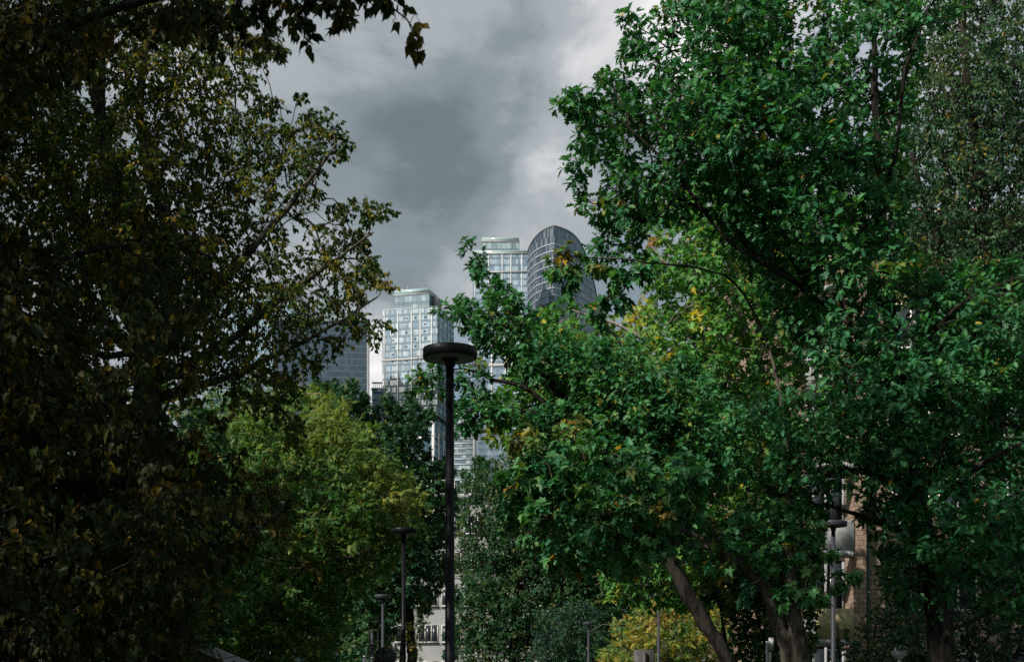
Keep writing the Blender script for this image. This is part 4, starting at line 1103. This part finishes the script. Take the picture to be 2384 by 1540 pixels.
tree('lime_tree', 'dim green tree rising behind the box elder, under the dark office tower', 'tree', 82.0,
     [[(520, 1700, 0, .35), (525, 1450, 0, .26), (540, 1200, 0, .15), (550, 1050, 0, .06)], [(522, 1480, 0, .14), (380, 1300, 0, .09), (320, 1180, 0, .04)], [(525, 1420, 0, .14), (680, 1250, 0, .08), (740, 1120, 0, .04)]],
     poly=[(150, 1100), (300, 1020), (450, 1000), (560, 960), (680, 990), (790, 1040), (860, 1150), (880, 1400), (850, 1580), (120, 1580)],
     thick=4.0, spacing=0.95, gapn=0.1, leaf=SMALL, size=0.25, twigs=9, twig_len=0.8, per=10, mat=M['dark'], barkm=M['bark_dark'], seed=44, tint0=0.34, tvar=0.13, yellow=0.006, big=1.3, bough=2.4, fillr=0.78)
tree('lilac_bush', 'blue green lilac bush with small leaves behind the small grey lamp', 'bush', 84.0,
     [[(1340, 1690, 0, .09), (1335, 1560, 0, .06), (1320, 1460, 0, .03)], [(1345, 1690, .3, .08), (1380, 1540, .2, .05), (1390, 1450, .2, .02)]],
     poly=[(1225, 1570), (1235, 1480), (1265, 1425), (1310, 1400), (1360, 1395), (1410, 1425), (1440, 1570)],
     thick=2.0, spacing=0.62, gapn=0.1, leaf=SMALL, size=0.15, twigs=8, twig_len=0.5, per=9, mat=M['lilac'], barkm=M['bark_dark'], seed=15, tint0=0.3, yellow=0.004)

tree('yellow_shrub', 'sunlit box elder thicket turning yellow behind the square sign', 'shrub', 53.0,
     [[(1600, 1700, 0, .09), (1590, 1540, 0, .06), (1570, 1430, 0, .03)], [(1620, 1700, .3, .08), (1690, 1540, .2, .05), (1720, 1420, .2, .02)], [(1580, 1700, 0, .07), (1480, 1560, 0, .04), (1450, 1480, 0, .02)]],
     poly=[(1385, 1570), (1400, 1500), (1430, 1450), (1500, 1400), (1560, 1365), (1640, 1350), (1720, 1370), (1790, 1430), (1810, 1570)],
     thick=2.2, spacing=0.55, gapn=0.16, leaf=ASH, size=0.22, twigs=6, twig_len=0.42, per=5, droop=0.2, mat=M['ash'], barkm=M['bark_mid'], seed=16, tint0=0.60, tvar=0.17, yellow=0.14, bare=70)

# --- right side, back to front
tree('pale_maple', 'sunlit light green maple with pale forked trunk and bare twigs, behind the oak', 'tree', 38.0,
     [[(1800, 1770, 0, .27), (1795, 1300, 0, .24), (1785, 1000, 0, .21), (1768, 868, 0, .18), (1762, 805, 0, .12), (1772, 700, 0, .10), (1790, 540, 0, .06), (1800, 380, 0, .03)],
      [(1768, 872, 0, .15), (1736, 778, 0, .12), (1710, 668, 0, .10), (1690, 584, 0, .07), (1660, 460, 0, .04)], [(1740, 790, 0, .09), (1640, 690, -.4, .06), (1540, 600, -.5, .035), (1500, 540, -.5, .02)],
      [(1785, 1000, 0, .12), (1600, 850, -.6, .08), (1450, 760, -.8, .05), (1330, 720, -.8, .02)], [(1790, 1150, 0, .1), (1650, 1050, -.5, .07), (1480, 1000, -.5, .03)]],
     poly=[(1180, 880), (1215, 800), (1250, 740), (1290, 695), (1330, 705), (1400, 735), (1450, 720), (1500, 690), (1480, 600), (1500, 500), (1560, 420), (1700, 380), (1880, 420), (1900, 700), (1880, 1000), (1900, 1350), (1780, 1400), (1560, 1420), (1430, 1400), (1300, 1150), (1200, 1050), (1110, 1010), (1120, 960)],
     thick=3.0, spacing=0.56, gapn=0.20, gaps=[(1750, 760, 40), (1765, 850, 35), (1470, 665, 26), (1700, 620, 25), (1590, 560, 30)], leaf=MAPLE, size=0.17, twigs=6, twig_len=0.5, per=7, mat=M['lightmaple'], barkm=M['bark_pale'], seed=17, tint0=0.38, tvar=0.11, yellow=0.02,
     spots=[(1520, 565, 22, .98), (1500, 695, 18, .96), (1390, 610, 20, .84), (1470, 730, 60, .80), (1620, 730, 35, .8), (1150, 1000, 50, .76)], bare=320)

tree('old_birch', 'dense small leaved birch with olive foliage at the right edge behind the oak', 'tree', 33.0,
     [[(2330, 1790, 0, .3), (2320, 1300, 0, .26), (2300, 800, 0, .2), (2280, 400, 0, .13), (2250, 100, 0, .08), (2240, -150, 0, .04)], [(2300, 800, 0, .13), (2180, 550, -.5, .08), (2120, 350, -.6, .04)], [(2310, 1000, 0, .12), (2200, 850, -.5, .07), (2140, 750, -.5, .03)], [(2290, 600, 0, .1), (2380, 400, -.5, .06), (2420, 200, -.5, .03)]],
     poly=[(2060, 420), (2050, 280), (2080, 120), (2110, 20), (2160, -70), (2480, -70), (2480, 950), (2330, 960), (2240, 880), (2180, 900), (2120, 780), (2080, 640)],
     thick=2.8, spacing=0.44, gapn=0.26, gaps=[(2115, 740, 34)], leaf=SMALL, size=0.085, twigs=8, twig_len=0.42, per=11, hang=True, droop=0.3, mat=M['dark'], barkm=M['bark_dark'], seed=18, tint0=0.37, tvar=0.13, yellow=0.006, spots=[(2205, 260, 18, .85), (2200, 150, 90, .6)], rosette=0.25)

tree('leaning_oak', 'leaning oak whose leafy boughs reach left across the glass towers', 'tree', 28.0,
     [[(1760, 1830, 0, .20), (1692, 1545, 0, .165), (1640, 1450, 0, .15), (1592, 1370, 0, .14), (1535, 1250, 0, .12), (1480, 1120, 0, .10), (1400, 1000, 0, .085), (1290, 900, 0, .065), (1225, 780, 0, .04), (1165, 690, 0, .022), (1105, 590, 0, .008)],
      [(1450, 1070, 0, .09), (1330, 990, -.3, .07), (1230, 905, -.4, .05), (1150, 880, -.4, .035), (1080, 855, -.4, .02), (1000, 870, -.4, .01)],
      [(1300, 905, 0, .06), (1200, 770, -.2, .04), (1120, 735, -.2, .025), (1045, 718, -.2, .01)],
      [(1400, 1000, 0, .07), (1250, 960, -.4, .05), (1150, 950, -.5, .03), (1075, 960, -.5, .012)],
      [(1480, 1120, 0, .09), (1480, 950, .3, .07), (1450, 800, .3, .04), (1400, 760, .3, .02)], [(1535, 1250, 0, .08), (1640, 1050, .3, .06), (1660, 900, .3, .03)]],
     poly=[(1091, 572), (1120, 610), (1153, 650), (1186, 676), (1222, 696), (1236, 745), (1300, 770), (1400, 790), (1480, 800), (1560, 820), (1640, 860), (1700, 950), (1720, 1120), (1600, 1180), (1450, 1150), (1330, 1040), (1220, 1010), (1150, 985), (1085, 998),
           (1059, 985), (1059, 945), (1101, 933), (1160, 915), (1215, 890), (1190, 850), (1153, 830), (1127, 820), (1112, 785), (1080, 757), (1050, 737), (1033, 716), (1101, 700), (1122, 683), (1114, 645), (1096, 606)],
     thick=2.2, spacing=0.33, gapn=0.1, sprays=[(1095, 580, 0), (1110, 600, 0), (1040, 718, -.2), (1070, 716, -.2), (1000, 870, -.4), (985, 880, -.4), (1020, 862, -.4), (1025, 900, -.4), (1060, 870, -.4), (1090, 880, -.4), (1110, 860, -.4), (1140, 885, -.4), (1100, 905, -.4), (1010, 910, -.4), (1070, 965, -.5), (1085, 940, -.5), (1075, 985, -.5), (1125, 930, -.5)],
     leaf=OAK, size=0.135, twigs=7, twig_len=0.34, per=8, bough=1.1, fillr=0.70, mat=M['oak'], barkm=M['bark_dark'], seed=19, tint0=0.40, tvar=0.10, yellow=0.006, rosette=0.6)

tree('broad_maple', 'broad leaved maple with bronze tinted tops, twin trunks at the lower right', 'tree', 21.0,
     [[(1850, 1860, 0, .22), (1838, 1545, 0, .15), (1812, 1440, 0, .125), (1786, 1370, 0, .10), (1740, 1318, 0, .075), (1669, 1278, 0, .06), (1589, 1236, 0, .05), (1545, 1206, 0, .04), (1504, 1140, 0, .04), (1440, 1060, 0, .02)],
      [(1885, 1860, -.1, .20), (1872, 1545, -.1, .15), (1858, 1430, -.1, .115), (1850, 1330, -.1, .08), (1846, 1200, .1, .055), (1842, 1080, .6, .035), (1810, 900, 1.4, .024), (1760, 760, 1.6, .02), (1680, 650, 1.0, .018), (1480, 612, 0, .013), (1360, 602, 0, .012), (1295, 592, 0, .006)],
      [(1669, 1278, 0, .06), (1560, 1262, -.2, .03), (1420, 1250, -.4, .02), (1300, 1200, -.5, .012)],
      [(1545, 1206, 0, .045), (1430, 1130, .3, .035), (1330, 1040, .3, .02), (1300, 990, .3, .01)]],
     poly=[(1190, 1025), (1225, 990), (1260, 1000), (1285, 1020), (1300, 970), (1340, 960), (1385, 1000), (1410, 1050), (1480, 1030), (1540, 1060), (1600, 1040), (1650, 1080), (1640, 1180), (1570, 1270), (1480, 1330), (1350, 1340), (1240, 1270), (1165, 1210), (1170, 1110), (1205, 1070)],
     thick=1.4, spacing=0.31, gapn=0.05, sprays=[(1300, 592, 0), (1325, 605, 0), (1290, 620, 0), (1340, 640, 0), (1310, 655, 0), (1375, 608, 0), (1410, 618, 0), (1440, 620, 0), (1430, 660, 0), (1415, 690, 0), (1440, 700, 0), (1470, 640, 0), (1500, 620, 0), (1400, 730, 0),
              (1790, 1205, -.2), (1830, 1240, -.2), (1870, 1260, -.2), (1820, 1320, -.2), (1895, 1330, -.2), (1945, 1355, -.2), (1975, 1335, -.2), (1800, 1270, -.2), (1900, 1240, -.2), (1930, 1290, -.2), (1850, 1180, -.2), (1770, 1240, -.2), (1730, 1200, -.2), (1700, 1330, -.3), (1740, 1370, -.3), (1780, 1330, -.4), (1760, 1290, -.4), (1650, 1310, -.3), (1620, 1270, -.3), (1720, 1280, -.4), (1690, 1240, -.3), (1860, 1375, -.4), (1830, 1385, -.4), (1905, 1390, -.3), (1810, 1180, -.3)],
     leaf=MAPLE, size=0.145, twigs=5, twig_len=0.28, per=7, bough=0.95, fillr=0.74, tipdown=0.9, face=0.8, mat=M['maple'], barkm=M['bark_mid'], seed=20, tint0=0.42, tvar=0.10, yellow=0.012,
     spots=[(1335, 980, 55, .78), (1225, 1010, 45, .76), (1310, 590, 50, .80), (1200, 1040, 30, .76), (1400, 610, 40, .72), (1290, 1290, 20, .86), (1540, 1190, 25, .9)], up=1.1, rosette=0.6)

tree('great_oak', 'great oak with dark limbs and deep green lobed leaves filling the right side', 'tree', 22.0,
     [[(2235, 1850, 0, 0.255), (2209, 1545, 0, 0.203), (2165, 1300, 0, 0.180), (2139, 1130, 0, 0.165), (2110, 950, 0, 0.118), (2086, 750, 0, 0.105), (2070, 560, 0, 0.087), (2056, 400, 0, 0.074), (2044, 200, 0, 0.053), (2030, 0, 0, 0.037), (2020, -160, 0, 0.025)],
      [(2135, 1100, 0, 0.099), (2085, 930, -.3, 0.087), (2035, 865, -.4, 0.074), (1980, 800, -.5, 0.068), (1936, 735, .5, 0.062), (1861, 660, .7, 0.050), (1765, 585, .8, 0.046), (1680, 520, .6, 0.037), (1600, 465, .3, 0.025), (1500, 430, -1, 0.012)],
      [(2086, 760, 0, 0.074), (2040, 690, .3, 0.062), (1985, 600, .4, 0.053), (1950, 470, .4, 0.043), (1905, 330, .4, 0.037), (1870, 230, .4, 0.028), (1800, 130, .4, 0.019), (1740, -20, .4, 0.012)],
      [(2110, 950, 0, 0.074), (2020, 860, .6, 0.062), (1900, 700, .9, 0.043), (1800, 500, 1, 0.034), (1750, 330, 1, 0.025), (1730, 150, 1, 0.012)],
      [(2060, 440, 0, 0.043), (2090, 330, -.4, 0.031), (2110, 160, -.5, 0.025), (2160, 20, -.5, 0.019)],
      [(2100, 900, 0, 0.062), (2170, 780, -.8, 0.037), (2260, 690, -1.2, 0.022), (2400, 640, -1.4, 0.007)],
      [(2139, 1130, 0, 0.081), (2000, 1090, -.8, 0.050), (1850, 1120, -1, 0.028), (1740, 1160, -1, 0.007)],
      [(2150, 1200, 0, 0.068), (2250, 1100, -1.2, 0.050), (2380, 1030, -1.6, 0.025)], [(2160, 1270, 0, 0.062), (2060, 1220, -.6, 0.050), (1990, 1195, -.8, 0.031), (1940, 1180, -.9, 0.019)],
      [(1861, 660, -.6, 0.037), (1700, 560, -1, 0.031), (1560, 380, -1.2, 0.022), (1440, 280, -1.2, 0.012), (1350, 235, -1.2, 0.006)],
      [(1985, 600, .4, 0.037), (1850, 430, -.3, 0.031), (1680, 260, -.5, 0.022), (1560, 120, -.5, 0.012), (1480, 60, -.5, 0.006)]],
     poly=[(1600, -70), (1560, 10), (1524, 30), (1534, 85), (1512, 78), (1490, 35), (1466, 35), (1460, 70), (1468, 115), (1486, 122), (1474, 160), (1440, 175), (1420, 165), (1410, 190), (1415, 230), (1395, 240), (1370, 218), (1350, 228), (1330, 222), (1318, 242), (1328, 262), (1342, 272),
           (1340, 300), (1352, 320), (1338, 332), (1347, 350), (1336, 372), (1356, 390), (1392, 402), (1390, 415), (1352, 418), (1346, 436), (1366, 488), (1396, 508), (1416, 545), (1395, 562), (1392, 590), (1422, 615), (1480, 590), (1530, 500), (1640, 500), (1720, 600), (1790, 700), (1820, 850),
           (1700, 900), (1620, 960), (1700, 1060), (1760, 1150), (1850, 1190), (1930, 1200), (2010, 1190), (2050, 1290), (2080, 1380), (2200, 1450), (2330, 1430), (2480, 1450), (2480, 640), (2300, 600), (2180, 640), (2120, 500), (2100, 330), (2150, 130), (2260, 0), (2200, -70)],
     thick=2.8, spacing=0.37, gapn=0.16, gaps=[(1855, 50, 52), (1860, 130, 42), (1995, 120, 40), (1920, 262, 46), (1995, 285, 36), (2110, 730, 52), (2130, 790, 42), (1765, 800, 45), (1975, 1160, 52), (2010, 1260, 52)],
     sprays=[(1325, 235, -1.2), (1345, 240, -1.2), (1365, 232, -1.2), (1465, 45, -.5), (1475, 80, -.5), (1470, 110, -.5), (1545, 25, -.4), (1420, 185, -.8), (1345, 330, -1), (1342, 375, -1), (1352, 432, -.8), (1370, 470, -.8), (1400, 570, -.6), (1400, 590, -.6), (1360, 265, -1)],
     leaf=OAK, size=0.135, twigs=7, twig_len=0.33, per=8, bough=1.25, fillr=0.68, mat=M['oak'], barkm=M['bark_dark'], seed=23, tint0=0.34, tvar=0.10, yellow=0.004,
     spots=[(1395, 480, 16, .86), (1450, 470, 16, .8)], rosette=0.6)

tree('hazel_thicket', 'dark hazel thicket behind the twin trunks of the broad maple', 'shrub', 31.0,
     [[(1760, 1780, 0, .06), (1765, 1500, 0, .05), (1770, 1300, 0, .02)], [(1780, 1780, 0, .06), (1840, 1500, 0, .04), (1860, 1320, 0, .02)], [(1750, 1780, 0, .06), (1690, 1480, 0, .04), (1660, 1300, 0, .02)]],
     poly=[(1600, 1230), (1700, 1180), (1830, 1160), (1900, 1190), (1915, 1340), (1895, 1480), (1900, 1600), (1720, 1600), (1690, 1450), (1640, 1390)],
     thick=1.7, spacing=0.38, gapn=0.05, leaf=MAPLE_S, size=0.13, twigs=6, twig_len=0.38, per=7, mat=M['dark'], barkm=M['bark_dark'], seed=41, tint0=0.36, tvar=0.15, yellow=0.02)
tree('lilac_bush', 'dark lilac bush under the great oak at the lower right corner', 'bush', 27.0,
     [[(2280, 1810, 0, .07), (2270, 1600, 0, .05), (2250, 1450, 0, .03)], [(2300, 1810, .2, .07), (2360, 1560, .2, .04), (2390, 1400, .2, .02)], [(2260, 1810, 0, .06), (2150, 1600, 0, .04), (2110, 1480, 0, .02)]],
     poly=[(2060, 1600), (2070, 1480), (2110, 1400), (2180, 1350), (2260, 1300), (2400, 1260), (2480, 1300), (2480, 1620)],
     thick=1.8, spacing=0.40, gapn=0.2, leaf=SMALL, size=0.10, twigs=7, twig_len=0.34, per=8, mat=M['lilac'], barkm=M['bark_dark'], seed=24, tint0=0.25, yellow=0.004, bare=30)
tree('climbing_shrub', 'leafy shrub against the tan wall at the foot of the downpipe', 'bush', 42.0,
     [[(2010, 1760, 0, .05), (2015, 1600, 0, .04), (2040, 1450, 0, .02)], [(2000, 1760, 0, .05), (1960, 1560, 0, .03), (1950, 1450, 0, .015)]],
     poly=[(1925, 1600), (1930, 1500), (1960, 1450), (1985, 1480), (2015, 1420), (2035, 1330), (2050, 1200), (2100, 1180), (2140, 1300), (2150, 1600)],
     thick=0.9, spacing=0.36, gapn=0.25, leaf=SMALL, size=0.10, twigs=6, twig_len=0.36, per=7, hang=True, mat=M['dark'], barkm=M['bark_dark'], seed=25, tint0=0.3)

if __name__ == '__main__':
    for c_ in COUNTS: print('COUNT', c_)
